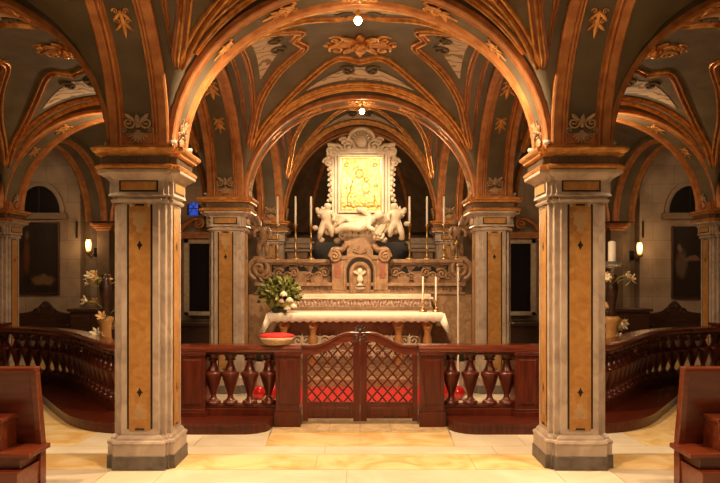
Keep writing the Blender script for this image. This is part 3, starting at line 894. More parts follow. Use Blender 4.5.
AY0, AY1 = 9.36, 10.16
ax0, ax1 = -1.27, 1.15
acx = (ax0 + ax1) / 2
t = empty('altar', (acx, 9.75, .12), 'carved marble altar table under the white cloth behind the gate', 'altar')
sh = (acx, 9.75, .12)
MB().box(ax0 + .05, ax1 - .05, AY0 + .03, AY1, .88, .972).build('table_slab', M_brown, t, .01, shift=sh)
MB().box(ax0 + .3, ax1 - .3, AY0 + .3, AY1, .12, .88).build('body', M_brown, t, shift=sh)
mb = MB(); mb.box(ax0 + .08, ax1 - .08, AY0 + .06, AY1, .12, .22); mb.box(ax0 + .12, ax1 - .12, AY0 + .1, AY1, .22, .26)
mb.build('base', M_brown, t, .008, shift=sh)
for x in (ax0 + .22, ax0 + .62, ax1 - .62, ax1 - .22):
    mb = MB()
    mb.lathe([(.05, .26), (.07, .28), (.05, .32), (.04, .40), (.06, .56), (.065, .62), (.04, .68), (.05, .74), (.08, .80), (.085, .88)], 12, (x, AY0 + .16, 0))
    scroll(mb, V((x, AY0 + .1, .80)), X, Z, -Y_, .06, 1.2, 1, .25); scroll(mb, V((x, AY0 + .1, .34)), X, Z, -Y_, .06, 1.2, -1, .25)
    mb.build('carved_leg', M_orange, t, shift=sh)
mb = MB()
for i in range(7):
    xx = acx + (-.75 + .25 * i)
    for sg in (-1, 1):
        scroll(mb, V((xx + sg * .06, AY0 + .29, .58)), X, Z, -Y_, .075, 1.4, sg, .2, start=.5)
        scroll(mb, V((xx + sg * .06, AY0 + .29, .40)), X, Z, -Y_, .06, 1.3, sg, .2, start=-.9)
    leaf(mb, V((xx, AY0 + .29, .33)), Z, -Y_, .36, .08, .02, .05)
mb.build('scroll_relief', M_cream, t, shift=sh)

# tablecloth with zigzag lace hem
def cloth():
    mb = MB(); zt = .975; K = 96
    vs = []; fs = []
    hw = (ax1 - ax0) / 2
    rows_ = [(AY1, zt + .004), (AY0 + .2, zt + .004), (AY0 + .01, zt + .003), (AY0 - .008, zt - .008), (AY0 - .012, zt - .05)]
    for r_, (y, z) in enumerate(rows_):
        for i in range(K + 1): vs.append((ax0 + (ax1 - ax0) * i / K, y, z))
    for i in range(K + 1):
        x = ax0 + (ax1 - ax0) * i / K
        zz = (i % 4); tri = (0, .5, 1, .5)[zz]
        vs.append((x, AY0 - .014 - .004 * math.sin(i * .9), zt - .098 - .024 * tri))
    for r_ in range(len(rows_)):
        for i in range(K): fs.append((r_ * (K + 1) + i, (r_ + 1) * (K + 1) + i, (r_ + 1) * (K + 1) + i + 1, r_ * (K + 1) + i + 1))
    mb.add(vs, fs, 0, True)
    for sg in (-1, 1):
        xe = ax0 if sg < 0 else ax1
        vs = []; fs = []; n1, n2 = 24, 6
        for i in range(n1 + 1):
            y = AY0 - .012 + (AY1 - AY0 + .012) * i / n1
            for j in range(n2 + 1):
                tt = j / n2; drop = .29 - (.015 if i % 2 else 0)
                if i < 3: drop = .27 - .0 * i
                fl = sg * (.085 * tt + .012 * math.sin(i * 1.1) * tt)
                vs.append((xe + fl, y, zt + .003 - drop * tt))
        for i in range(n1):
            for j in range(n2):
                a0 = i * (n2 + 1) + j; f = (a0, a0 + 1, a0 + n2 + 2, a0 + n2 + 1)
                fs.append(f if sg > 0 else f[::-1])
        mb.add(vs, fs, 0, True)
        # gathered corner point joining front and side
        c = V((xe, AY0 - .012, zt)); 
        mb.add([c, (xe + sg * .085, AY0 - .012, zt - .27), (xe + sg * .02, AY0 - .05, zt - .25), (xe - sg * .06, AY0 - .014, zt - .12)], [(0, 1, 2), (0, 2, 3)], 0, True)
    o = mb.build('altar_cloth', M_linen)
    so = o.modifiers.new('thick', 'SOLIDIFY'); so.thickness = .004
    return tag(o, 'white linen cloth with zigzag hem draped over the altar table', 'tablecloth')
cloth()

# gradine (carved ledge behind the mensa)
t = empty('altar_ledge', (0, 10.42, .12), 'long carved ledge with a pinkish scalloped frieze behind the altar cloth', 'altar ledge')
sh = (0, 10.42, .12)
MB().box(-1.08, 1.08, 10.24, 10.565, .12, 1.03).build('support', M_brown, t, shift=sh)
mb = MB(); mb.box(-1.06, 1.06, 10.26, 10.55, 1.03, 1.14)
for i in range(42):
    x = -1.02 + 2.04 * i / 41
    mb.ell((x, 10.26, 1.075), (.02, .018, .04), n=8, k=5)
    mb.ell((x + .025, 10.26, 1.115), (.012, .014, .012), n=6, k=4)
mb.build('scalloped_frieze', M_lace, t, shift=sh)
mb = MB(); mb.box(-1.09, 1.09, 10.23, 10.55, 1.14, 1.17); mb.box(-1.06, 1.06, 10.28, 10.55, 1.17, 1.215)
mb.build('ledge_top', M_cream, t, .006, shift=sh)

# ------------------------------------------------------------------ reredos with tabernacle
RYY = 10.8
t = empty('reredos', (0, RYY, .12), 'wide brown marble altar screen with pierced scrolls behind the altar table', 'altar screen')
sh = (0, RYY, .12)
MB().box(-1.72, 1.72, 10.62, 11.25, .12, 1.2).build('pedestal', M_brown, t, .01, shift=sh)
mb = MB(); mb.box(-1.62, 1.62, 10.60, 11.2, 1.2, 1.235); mb.box(-1.58, 1.58, 10.64, 11.2, 1.235, 1.33); mb.box(-1.62, 1.62, 10.58, 11.2, 1.33, 1.38)
mb.build('step_molding', M_brown, t, .006, shift=sh)
mb = MB()
for i in range(26):
    x = -1.5 + 3.0 * i / 25
    if abs(x) < .35: continue
    leaf(mb, V((x, 10.64, 1.24)), Z, -Y_, .085, .07, .012, .1)
mb.box(-1.54, 1.54, 10.632, 10.66, 1.236, 1.262); mb.box(-1.54, 1.54, 10.632, 10.66, 1.31, 1.332)
mb.build('leaf_frieze', M_brown, t, shift=sh)
# pierced upper tier
mb = MB(); mb.box(-1.6, 1.6, 10.68, 11.1, 1.69, 1.745); mb.box(-1.55, 1.55, 10.72, 11.1, 1.66, 1.69)
mb.build('top_ledge', M_brown, t, .006, shift=sh)
for sg in (-1, 1):
    mb = MB()
    for (x, zc, s_, fl) in ((.55, 1.54, .10, 1), (.80, 1.47, .08, -1), (1.03, 1.54, .10, 1), (1.28, 1.52, .11, -1)):
        scroll(mb, V((sg * x, 10.78, zc)), X, Z, -Y_, s_ * .8, 1.5, sg * fl, .26, start=.4)
        scroll(mb, V((sg * (x + .11), 10.78, zc - .05)), X, Z, -Y_, s_ * .7, 1.3, -sg * fl, .26, start=-1)
    for x in (.68, .92, 1.15):
        mb.prism([(sg * (x - .07), 1.38), (sg * (x + .07), 1.38), (sg * (x + .1), 1.45), (sg * x, 1.5), (sg * (x - .1), 1.45)][::(1 if sg > 0 else -1)], 10.75, 10.9)
        mb.prism([(sg * (x - .06), 1.665), (sg * x, 1.62), (sg * (x + .06), 1.665)][::(1 if sg > 0 else -1)], 10.75, 10.9)
    mb.build('pierced_scrollwork', M_brown, t, shift=sh)
    mb = MB(); mb.box(*sorted((sg * .46, sg * 1.5)), 10.80, 10.92, 1.38, 1.67)
    o = mb.build('backing_panel', M_brown, t, shift=sh)
    mb = MB()
    for x, zc, w_, h_ in ((.50, 1.56, .05, .07), (.70, 1.585, .07, .055), (.92, 1.60, .12, .04), (1.14, 1.585, .07, .055), (1.38, 1.60, .06, .05)):
        mb.prism([(sg * (x - w_), zc - h_), (sg * (x + w_), zc - h_), (sg * (x + w_ * .3), zc + h_), (sg * (x - w_ * .3), zc + h_)][::(1 if sg > 0 else -1)], 10.792, 10.81)
    mb.build('piercing_shade', M_black, o, shift=sh)  # black insets on the solid panel, painted shade for the small openings
    # end volute
    mb = MB()
    scroll(mb, V((sg * 1.56, 10.74, 1.60)), X, Z, -Y_, .18, 1.8, sg, .24, start=-1.2)
    mb.prism([(sg * 1.38, 1.38), (sg * 1.66, 1.38), (sg * 1.74, 1.5), (sg * 1.6, 1.74), (sg * 1.38, 1.74)][::(1 if sg > 0 else -1)], 10.76, 11.0)
    leaf(mb, V((sg * 1.5, 10.74, 1.4)), V((sg * .6, 0, 1)), -Y_, .3, .14, .03, .15)
    mb.build('end_volute', M_brown, t, .004, shift=sh)

t = empty('tabernacle', (0, 10.7, 1.38), 'arched marble tabernacle with small door and side scrolls under the altarpiece', 'tabernacle')
sh = (0, 10.7, 1.38)
def archpoly(w, z0, zs, n=14, h=None):
    h = h or w
    return [(-w, z0), (w, z0)] + [(w * math.cos(PI * i / n), zs + h * math.sin(PI * i / n)) for i in range(n + 1)]
y0 = 10.56
mb = MB(); mb.box(-.46, .46, y0 + .02, 11.0, 1.2, 1.27); mb.box(-.44, .44, y0 + .06, 11.0, 1.27, 1.74)
mb.build('body', M_brown, t, .006, shift=sh)
for sg in (-1, 1):
    mb = MB(); mb.box(*sorted((sg * .255, sg * .43)), y0 + .01, y0 + .1, 1.27, 1.72)
    o = mb.build('side_pilaster', M_brown, t, .006, shift=sh)
    MB().box(*sorted((sg * .30, sg * .385)), y0 - .002, y0 + .02, 1.46, 1.70).build('rose_inlay', M_rose, o, shift=sh)
    mb = MB(); scroll(mb, V((sg * .385, y0, 1.785)), X, Z, -Y_, .095, 1.7, sg, .28, start=1.2)
    mb.tube(spline([(sg * .46, y0 + .03, 1.77), (sg * .40, y0 + .02, 1.885), (sg * .28, y0 + .02, 1.89), (sg * .20, y0 + .03, 1.97)], 6), .045, 8)
    mb.build('side_scroll', M_brown, t, shift=sh)
mb = MB()
def ringarch(mb, w, z0, zs, prof, y, h=None):
    n = 18; h = h or w
    fr = [(V((w, y, z0)), X, -Y_)] + [(V((w * math.cos(PI * i / n), y, zs + h * math.sin(PI * i / n))), V((math.cos(PI * i / n), 0, math.sin(PI * i / n))), -Y_) for i in range(n + 1)] + [(V((-w, y, z0)), -X, -Y_)]
    mb.frames(fr, prof)
ringarch(mb, .10, 1.22, 1.54, [(0, 0), (0, .06), (.02, .075), (.045, .075), (.065, .05), (.065, 0)], y0 + .04)
mb.build('door_arch', M_brown, t, shift=sh)
mb = MB(); ringarch(mb, .205, 1.27, 1.56, [(0, 0), (0, .03), (.02, .055), (.045, .055), (.055, .03), (.055, 0)], y0 + .05, .2)
mb.build('outer_arch', M_brown, t, shift=sh)
MB().prism(archpoly(.215, 1.25, 1.56), y0 + .03, y0 + .07).build('niche_shade', M_black, t, shift=sh)  # raised black slab, painted shade for the gap around the door
o = MB().prism(archpoly(.10, 1.235, 1.54), y0 + .015, y0 + .05).build('door', M_brown, t, shift=sh)
mb = MB(); mb.ell((0, y0 - .005, 1.44), (.045, .02, .07)); mb.ell((0, y0 - .01, 1.56), (.04, .03, .045)); leaf(mb, V((-.0, y0, 1.5)), V((-1, 0, .6)), -Y_, .12, .06, .015); leaf(mb, V((0, y0, 1.5)), V((1, 0, .6)), -Y_, .12, .06, .015)
mb.ell((0, y0, 1.30), (.08, .02, .025)); mb.lathe([(.07, 1.34), (.03, 1.36), (.03, 1.40), (.06, 1.42)], 10, (0, y0, 0))
mb.build('door_relief', M_cream, o, shift=sh)
mb = MB()
for (z0, z1, w) in ((1.74, 1.80, .30), (1.80, 1.94, .2), (1.94, 1.98, .27), (1.98, 2.03, .24), (2.03, 2.075, .31)): mb.box(-w, w, y0 + .04, 11.0, z0, z1)
shell(mb, V((0, y0 + .02, 1.83)), X, Z, -Y_, .12, 7, 2.4)
mb.build('pedestal_top', M_brown, t, .01, shift=sh)

# ------------------------------------------------------------------ altarpiece
FY = 10.75
def skin_fig(name, verts, edges, rad, m, parent, sub=1, root=0, shift=None):
    me = bpy.data.meshes.new(name)
    if shift is not None: verts = [V(v) - V(shift) for v in verts]
    me.from_pydata([tuple(v) for v in verts], edges, [])
    o = bpy.data.objects.new(name, me); col.objects.link(o)
    if parent is not None: o.parent = parent
    me.materials.append(m)
    md = o.modifiers.new('skin', 'SKIN'); md.use_smooth_shade = True
    lay = me.skin_vertices[0] if me.skin_vertices else me.skin_vertices.new()
    for i, r in enumerate(rad): lay.data[i].radius = (r, r)
    lay.data[root].use_root = True
    ss = o.modifiers.new('sub', 'SUBSURF'); ss.levels = sub; ss.render_levels = sub
    return o
def putto(name, O, sc, pose, m, parent, shift, mir=1):
    """pose: dict of joints in (right, forward(-y), up)"""
    J = ['pelvis', 'chest', 'neck', 'head', 'top', 'ls', 'le', 'lh', 'rs', 're', 'rh', 'lk', 'lf', 'rk', 'rf', 'lhip', 'rhip']
    R_ = dict(pelvis=.11, chest=.12, neck=.055, head=.105, top=.07, ls=.06, le=.05, lh=.04, rs=.06, re=.05, rh=.04, lk=.07, lf=.045, rk=.07, rf=.045, lhip=.085, rhip=.085)
    E = [('pelvis', 'chest'), ('chest', 'neck'), ('neck', 'head'), ('head', 'top'), ('chest', 'ls'), ('ls', 'le'), ('le', 'lh'), ('chest', 'rs'), ('rs', 're'), ('re', 'rh'), ('pelvis', 'lhip'), ('lhip', 'lk'), ('lk', 'lf'), ('pelvis', 'rhip'), ('rhip', 'rk'), ('rk', 'rf')]
    vs = [O + V((pose[j][0] * mir, -pose[j][1], pose[j][2])) * sc for j in J]
    return skin_fig(name, vs, [(J.index(a), J.index(b)) for a, b in E], [R_[j] * sc * 1.3 for j in J], m, parent, 1, 0, shift)
t = empty('altarpiece', (0, FY, 2.075), 'ornate pale marble altarpiece frame with carved cherubs around the glowing gold icon', 'altarpiece')
sh = (0, FY, 2.075)
def P2(px, py, Y=FY): q = at(px, py, Y); return (q.x, q.z)
half = [(362, 129), (368, 131), (373, 136), (377, 144), (386, 149), (394, 148), (397, 155), (393, 163), (391, 172), (393, 182), (390, 194), (392, 212), (389, 221), (380, 228), (372, 233), (362, 235)]
poly = [P2(x, y) for x, y in half] + [P2(724 - x, y) for x, y in half[::-1][1:-1]]
cxm = P2(362, 0)[0]
MB().prism(poly[::-1], FY - .04, FY + .12).build('back_slab', M_cream, t, .015, shift=sh)
ix0, iz1 = P2(342.5, 159.5); ix1, iz0 = P2(380.5, 210)
mb = MB()
for (e, d) in ((.02, .10), (.075, .065), (.12, .045)):
    w = .035
    mb.box(ix0 - e - w, ix0 - e, FY - .04 - d, FY, iz0 - e - w, iz1 + e + w); mb.box(ix1 + e, ix1 + e + w, FY - .04 - d, FY, iz0 - e - w, iz1 + e + w)
    mb.box(ix0 - e, ix1 + e, FY - .04 - d, FY, iz0 - e - w, iz0 - e); mb.box(ix0 - e, ix1 + e, FY - .04 - d, FY, iz1 + e, iz1 + e + w)
mb.box(ix0 - .16, ix1 + .16, FY - .08, FY, iz0 - .2, iz0 - .12)
mb.build('picture_molding', M_cream, t, .006, shift=sh)
mb = MB()
# top crown: shell, scrolls and leaves
tc = V((cxm, FY - .06, P2(0, 150)[1]))
shell(mb, tc + Z * .13, X, Z, -Y_, .17, 9, 3.0)
mb.ell(tc + Z * .12 - Y_ * .05, (.085, .06, .1)); mb.tube([tc + Z * .16 + X * (.19 * math.cos(PI * k_ / 16)) + Z * (.16 * math.sin(PI * k_ / 16)) for k_ in range(17)], .03, 8)
for sg in (-1, 1):
    scroll(mb, tc + V((sg * .2, 0, .05)), X, Z, -Y_, .11, 1.6, sg, .25, start=.6)
    scroll(mb, tc + V((sg * .40, 0, -.03)), X, Z, -Y_, .11, 1.5, -sg, .25, start=.3)
    scroll(mb, tc + V((sg * .47, 0, -.02)), X, Z, -Y_, .1, 1.5, sg, .3, start=1.0)
    leaf(mb, tc + V((sg * .08, 0, .0)), V((sg, 0, -.25)), -Y_, .3, .13, .03, .12)
    scroll(mb, tc + V((sg * .27, 0, .12)), X, Z, -Y_, .07, 1.4, sg, .3, start=.2)
mb.build('crowning_shell', M_cream, t, shift=sh)
for sg in (-1, 1):
    mb = MB()
    for i in range(9):
        z = P2(0, 158 + i * 5.2)[1]; x = cxm + sg * (.50 - .035 * math.sin(i / 8 * PI) - .02 * (i > 5))
        mb.ell((x, FY - .05, z), (.045 - .002 * i, .05, .042), n=8, k=5)
        mb.ell((x + sg * .035, FY - .03, z - .02), (.028, .03, .03), n=6, k=5)
    scroll(mb, V((cxm + sg * .52, FY - .05, P2(0, 163)[1])), X, Z, -Y_, .075, 1.4, sg, .3)
    mb.build('fruit_drop', M_cream, t, shift=sh)
# side cherubs and reclining cherub
pose_side = dict(pelvis=(0, .1, .30), chest=(-.03, .12, .55), neck=(-.03, .14, .68), head=(-.06, .18, .80), top=(-.07, .17, .88), ls=(-.15, .16, .62), le=(-.24, .26, .50), lh=(-.20, .32, .36), rs=(.12, .12, .62), re=(.24, .14, .60), rh=(.24, .2, .76), lhip=(-.08, .12, .26), lk=(-.16, .30, .14), lf=(-.16, .16, -.06), rhip=(.09, .12, .26), rk=(.14, .28, .08), rf=(.20, .14, -.12))
for px, mir in ((327, -1), (396, 1)):
    O = at(px, 229, FY)
    putto('cherub', O + V((0, -.05, -.10)), .56, pose_side, M_cream, t, sh, mir)
    mb = MB()
    for k in range(4):
        leaf(mb, O + V((mir * .02, .02, .18)), V((mir * (.3 + .2 * k), 0, 1 - .25 * k)), -Y_, .19 - .02 * k, .08, .015, .05)
    mb.build('wing', M_cream, t, shift=sh)
pose_rec = dict(pelvis=(-.12, .18, .12), chest=(.14, .2, .22), neck=(.26, .22, .30), head=(.36, .26, .38), top=(.42, .25, .44), ls=(.16, .34, .26), le=(.10, .42, .10), lh=(.28, .44, .02), rs=(.18, .10, .32), re=(.02, .14, .48), rh=(-.14, .2, .52), lhip=(-.18, .26, .1), lk=(-.42, .36, .12), lf=(-.62, .26, -.02), rhip=(-.17, .12, .16), rk=(-.38, .2, .34), rf=(-.58, .2, .14))
putto('cherub', V((cxm + .02, FY - .06, P2(0, 233)[1])), .70, pose_rec, M_cream, t, sh, 1)
mb = MB()
for i in range(15):
    a = PI + PI * i / 14
    c = V((cxm + .44 * math.cos(a), FY - .05, P2(0, 217)[1] + .30 * math.sin(a)))
    mb.ell(c, (.085 + .02 * (i % 2), .09, .075), n=10, k=7)
for (px, py, r) in ((329, 232, .07), (322, 240, .05), (395, 231, .07), (402, 238, .05), (338, 241, .06), (384, 240, .06), (350, 243, .06), (373, 243, .06), (316, 228, .05), (407, 224, .05)):
    c = at(px, py, FY); mb.ell(c + V((0, -.05, 0)), (r, r * .9, r * .8), n=9, k=6)
for sg in (-1, 1):
    scroll(mb, V((cxm + sg * .46, FY - .08, P2(0, 228)[1])), X, Z, -Y_, .1, 1.4, sg, .28, start=-.8)
    scroll(mb, V((cxm + sg * .28, FY - .1, P2(0, 236)[1])), X, Z, -Y_, .09, 1.4, -sg, .28, start=-.8)
mb.lathe([(.27, 2.075), (.29, 2.09), (.25, 2.115), (.30, 2.16), (.40, 2.24), (.47, 2.32), (.49, 2.40)], 28, (cxm, FY, 0), ax=(X, Y_ * .36, Z))
for i in range(9):
    a = PI * (i + .5) / 9
    leaf(mb, V((cxm + .25 * math.cos(a), FY - .12, 2.12)), V((math.cos(a) * .8, -.1, 1)), -Y_, .22, .10, .03, .1)
mb.build('carved_clouds', M_cream, t, shift=sh)

# icon (a picture held in the frame)
t = empty('icon', (cxm, FY - .045, iz0), 'gold relief icon of a haloed figure with child, brightly lit at the centre', 'icon')
sh = (cxm, FY - .045, iz0)
MB().box(ix0 - .01, ix1 + .01, FY - .075, FY - .045, iz0 - .01, iz1 + .01).build('gilded_panel', M_gold, t, shift=sh)
mb = MB(); W_ = ix1 - ix0; H_ = iz1 - iz0
def ip(u, v, d=0): return V((ix0 + u * W_, FY - .078 - d, iz0 + v * H_))
mb.ell(ip(.46, .36), (.15, .016, .26)); mb.ell(ip(.46, .70, .01), (.065, .02, .08)); mb.ell(ip(.62, .42, .012), (.07, .016, .10)); mb.ell(ip(.64, .58, .015), (.04, .03, .045))
mb.ell(ip(.30, .2), (.1, .014, .14)); mb.ell(ip(.68, .2), (.12, .014, .13))
for q in ((.12, .88), (.86, .88), (.1, .45), (.9, .48)): mb.lathe([(.035, 0), (.03, .006), (.0, .008)], 12, ip(*q), ax=(X, Z, -Y_))
n = 20
for (u, v, r) in ((.46, .70, .115), (.64, .585, .07)):
    mb.tube([ip(u, v) + X * (r * math.cos(2 * PI * k / n)) + Z * (r * math.sin(2 * PI * k / n)) for k in range(n)], .008, 6, closed=True)
for i in range(9):
    mb.ell(ip(.08 + .105 * i, .07 + .02 * (i % 2)), (.035, .02, .03), n=7, k=5)
mb.build('relief_figures', M_gold, t, shift=sh)
mb = MB()
for k in range(2):
    pass
for bx in ((ix0 - .02, ix0, iz0 - .02, iz1 + .02), (ix1, ix1 + .02, iz0 - .02, iz1 + .02), (ix0, ix1, iz0 - .02, iz0), (ix0, ix1, iz1, iz1 + .02)):
    mb.box(bx[0], bx[1], FY - .10, FY - .045, bx[2], bx[3])
mb.build('metal_rim', M_brass, t, .003, shift=sh)

# ------------------------------------------------------------------ winged figures on the reredos ends
pose_ang = dict(pelvis=(0, .05, .50), chest=(.03, .1, .84), neck=(.05, .12, 1.0), head=(.09, .18, 1.13), top=(.10, .17, 1.22), ls=(.17, .14, .92), le=(.28, .26, .72), lh=(.18, .36, .56), rs=(-.13, .1, .93), re=(-.27, .2, .80), rh=(-.20, .32, .62), lhip=(.1, .06, .45), lk=(.16, .24, .26), lf=(.12, .12, .0), rhip=(-.1, .06, .45), rk=(-.12, .12, .22), rf=(-.13, .04, .0))
for sg, lab in ((-1, 'stone winged figure seated on the altar screen end above the flower bouquet'), (1, 'stone winged figure seated on the altar screen end behind the standing cross')):
    O = V((sg * 1.53, 10.9, 1.768))
    t = empty('angel_statue', O, lab, 'statue', 'winged figures on the altar screen')
    putto('figure', O, .50, pose_ang, M_brown, t, O, -sg)
    mb = MB()
    for k in range(5):
        leaf(mb, O + V((sg * .03, .06, .42)), V((sg * (.55 + .2 * k) * .8, .1, 1.1 - .4 * k)), -Y_, .36 - .03 * k, .10, .018, .05)
    mb.build('wing', M_brown, t, shift=O)
    MB().box(-.14, .14, -.14, .08, -.02, .025).build('seat_block', M_brown, t, .01)

# ------------------------------------------------------------------ candles on the reredos
def candlestick(name, h, hc, label, group, rb=.06, rc=.014):
    t = empty(name, (0, 0, 0), label, 'candlestick', group)
    prof = [(rb, 0), (rb, .012), (rb * .7, .03), (rb * .3, .05), (rb * .25, h * .25), (rb * .5, h * .29), (rb * .25, h * .33), (rb * .2, h * .55), (rb * .42, h * .6), (rb * .2, h * .65), (rb * .2, h * .85), (rb * .5, h * .93), (rb * .62, h), (rb * .2, h)]
    MB().lathe(prof, 14).build('stand', M_brass, t)
    MB().lathe([(rc, h), (rc, h + hc * .97), (rc * .6, h + hc), (.002, h + hc)], 12).build('candle', M_wax, t)
    MB().tube([(0, 0, h + hc - .002), (.001, 0, h + hc + .012), (.003, 0, h + hc + .02)], .0018, 5).build('wick', M_iron, t)
    return t
cs = candlestick('altar_candlestick', .56, .44, 'x', 'tall white candles on the altar screen', .055, .016)
labs = {278: 'tall altar screen candle farthest left, beside the winged figure', 296: 'tall altar screen candle, middle one left of the altarpiece', 311.5: 'tall altar screen candle nearest the left side of the altarpiece',
        410: 'tall altar screen candle nearest the right side of the altarpiece', 427.5: 'tall altar screen candle, middle one right of the altarpiece', 444.5: 'tall altar screen candle farthest right, beside the cross'}
for i, (px, lab) in enumerate(labs.items()):
    o = cs if i == 0 else dup(cs); x = at(px, 0, 10.92).x
    place(o, (x, 10.92, 1.746), lab)
cs2 = candlestick('candlestick', .17, .33, 'x', 'two candles on the altar table', .06, .014)
place(cs2, (at(423.5, 0, 9.75).x, 9.75, .979), 'left one of two short candlesticks with white candles on the altar cloth')
place(dup(cs2), (at(436.5, 0, 9.75).x, 9.75, .979), 'right one of two short candlesticks with white candles on the altar cloth')
# standing cross on the reredos end
q = at(457, 260, 10.78)
t = empty('crucifix', (1.50, 10.74, 1.745), 'small standing crucifix beside the right end of the altar screen', 'crucifix')
MB().lathe([(.05, 0), (.05, .012), (.02, .03), (.012, .06), (.012, .1)], 12).build('foot', M_brass, t)
mb = MB(); mb.box(-.011, .011, -.008, .008, .09, .36); mb.box(-.085, .085, -.008, .008, .27, .292); mb.build('cross', M_woodd, t)
skin_fig('corpus', [(0, -.015, .17), (0, -.018, .24), (0, -.02, .285), (0, -.022, .305), (-.075, -.014, .29), (.075, -.014, .29), (0, -.02, .105)], [(0, 1), (1, 2), (2, 3), (1, 4), (1, 5), (0, 6)], [.014, .016, .008, .014, .007, .007, .008], M_brass, t)

# slim tall taper and red globes
t = empty('floor_taper', (1.18, 8.30, 0), 'slim tall white taper standing in a red globe, right of the gate', 'candle')
o = MB(); o.lathe([(.03, 0), (.05, .004), (.085, .05), (.088, .085), (.08, .12), (.05, .155), (.02, .168), (.018, .17)], 20); o.build('red_globe', M_redg, t)
MB().lathe([(.011, .165), (.011, 1.62), (.006, 1.64)], 10).build('taper', M_wax, t)
MB().lathe([(.02, 1.60), (.024, 1.61), (.02, 1.63), (.012, 1.63)], 10).build('drip_ring', M_brass, t)
for x, y, lab in ((-1.22, 8.30, 'red glass globe on the floor left of the gate, seen between balusters'), (-1.06, 8.36, 'red glass globe half hidden by the left gate post'), (1.02, 8.36, 'red glass globe half hidden by the right gate post')):
    mb = MB(); mb.lathe([(.03, 0), (.05, .004), (.085, .05), (.088, .085), (.08, .12), (.05, .155), (.02, .168), (.0, .168)], 20)
    o = mb.build('red_globe', M_redg); o.location = (x, y, 0); tag(o, lab, 'globe', 'red glass globes behind the rail')
# stone urns with dark plants
def urn(x, lab):
    t = empty('plant_urn', (x, 8.68, 0), lab, 'urn', 'stone urns behind the rail')
    MB().lathe([(.09, 0), (.09, .04), (.05, .07), (.04, .11), (.07, .22), (.085, .30), (.06, .38), (.075, .42), (.06, .42), (.05, .39)], 18).build('urn', M_grey, t)
    mb = MB()
    for i in range(34):
        a = random.random() * 2 * PI; el = random.uniform(.1, 1.3)
        d = V((math.cos(a) * math.cos(el), math.sin(a) * math.cos(el), math.sin(el)))
        leaf(mb, V((0, 0, .41)), d, Z, random.uniform(.09, .15), .04, .003, .1)
    mb.build('foliage', M_dleaf, t)
urn(-1.27, 'grey stone urn with dark leaves seen through the left straight rail'); urn(1.27, 'grey stone urn with dark leaves seen through the right straight rail')

# ------------------------------------------------------------------ flower bouquet
def rose(mb, c, r, m=0):
    mb.ell(c, (r * .55, r * .55, r * .6), n=8, k=6, m=m)
    for ring, (rr, cnt, tilt) in enumerate(((.55, 5, .9), (.8, 6, .5))):
        for k in range(cnt):
            a = 2 * PI * k / cnt + ring * .5
            d = V((math.cos(a), math.sin(a), 0))
            n_ = (d * math.cos(tilt * .8) + Z * math.sin(tilt * .8)).normalized()
            tt = d.cross(Z)
            mb.ell(c + d * (r * rr * .75) + Z * (r * (.1 - .15 * ring)), (r * .42, r * .14, r * .45), (tt, n_, tt.cross(n_)), 8, 5, m)
bc = at(280, 299, 9.55)
t = empty('flower_bouquet', (bc.x, 9.55, .98), 'round bouquet of cream roses and green leaves at the left end of the altar cloth', 'flowers')
sh = (bc.x, 9.55, .98)
MB().lathe([(.07, .0), (.10, .01), (.12, .06), (.13, .09), (.11, .09)], 16).build('bowl', M_dleaf, t)
mb = MB(); mbd = MB(); mb.ell((0, 0, .21), (.21, .17, .19), n=14, k=9)
for i in range(520):
    a = random.random() * 2 * PI; el = math.asin(random.uniform(-.3, 1))
    d = V((math.cos(a) * math.cos(el), math.sin(a) * math.cos(el), math.sin(el)))
    r = random.uniform(.17, .26)
    side = V((random.uniform(-1, 1), random.uniform(-1, 1), random.uniform(-.4, 1))).normalized()
    leaf(mb if i % 3 else mbd, V((0, 0, .235)) + V((d.x * r * 1.05, d.y * r * .85, d.z * r * 1.0)), (d + side * .7), d, random.uniform(.05, .085), .05, .003, .05)
mb.build('foliage', M_leaf, t); mbd.build('dark_foliage', M_dleaf, t)
for (px, py, r) in ((284, 294, .066), (290, 300, .066), (288, 308, .06), (294, 306, .06), (282, 301, .05)):
    q = at(px, py, 9.30); mb = MB(); rose(mb, V((q.x - bc.x, -.26, q.z - .98)), r); mb.build('rose', M_rosef, t)
# trailing leaves
# red cushion basket on the rail
t = empty('basket', (at(277, 0, 6.9).x, 6.93, .803), 'shallow wicker basket with a red velvet cushion resting on the left rail', 'basket')
MB().lathe([(.10, 0), (.13, .01), (.165, .05), (.175, .075), (.16, .075)], 24).build('wicker_bowl', M_wicker, t)
mb = MB(); mb.ell((0, 0, .085), (.182, .15, .032), n=24, k=8); mb.build('cushion', M_redv, t)

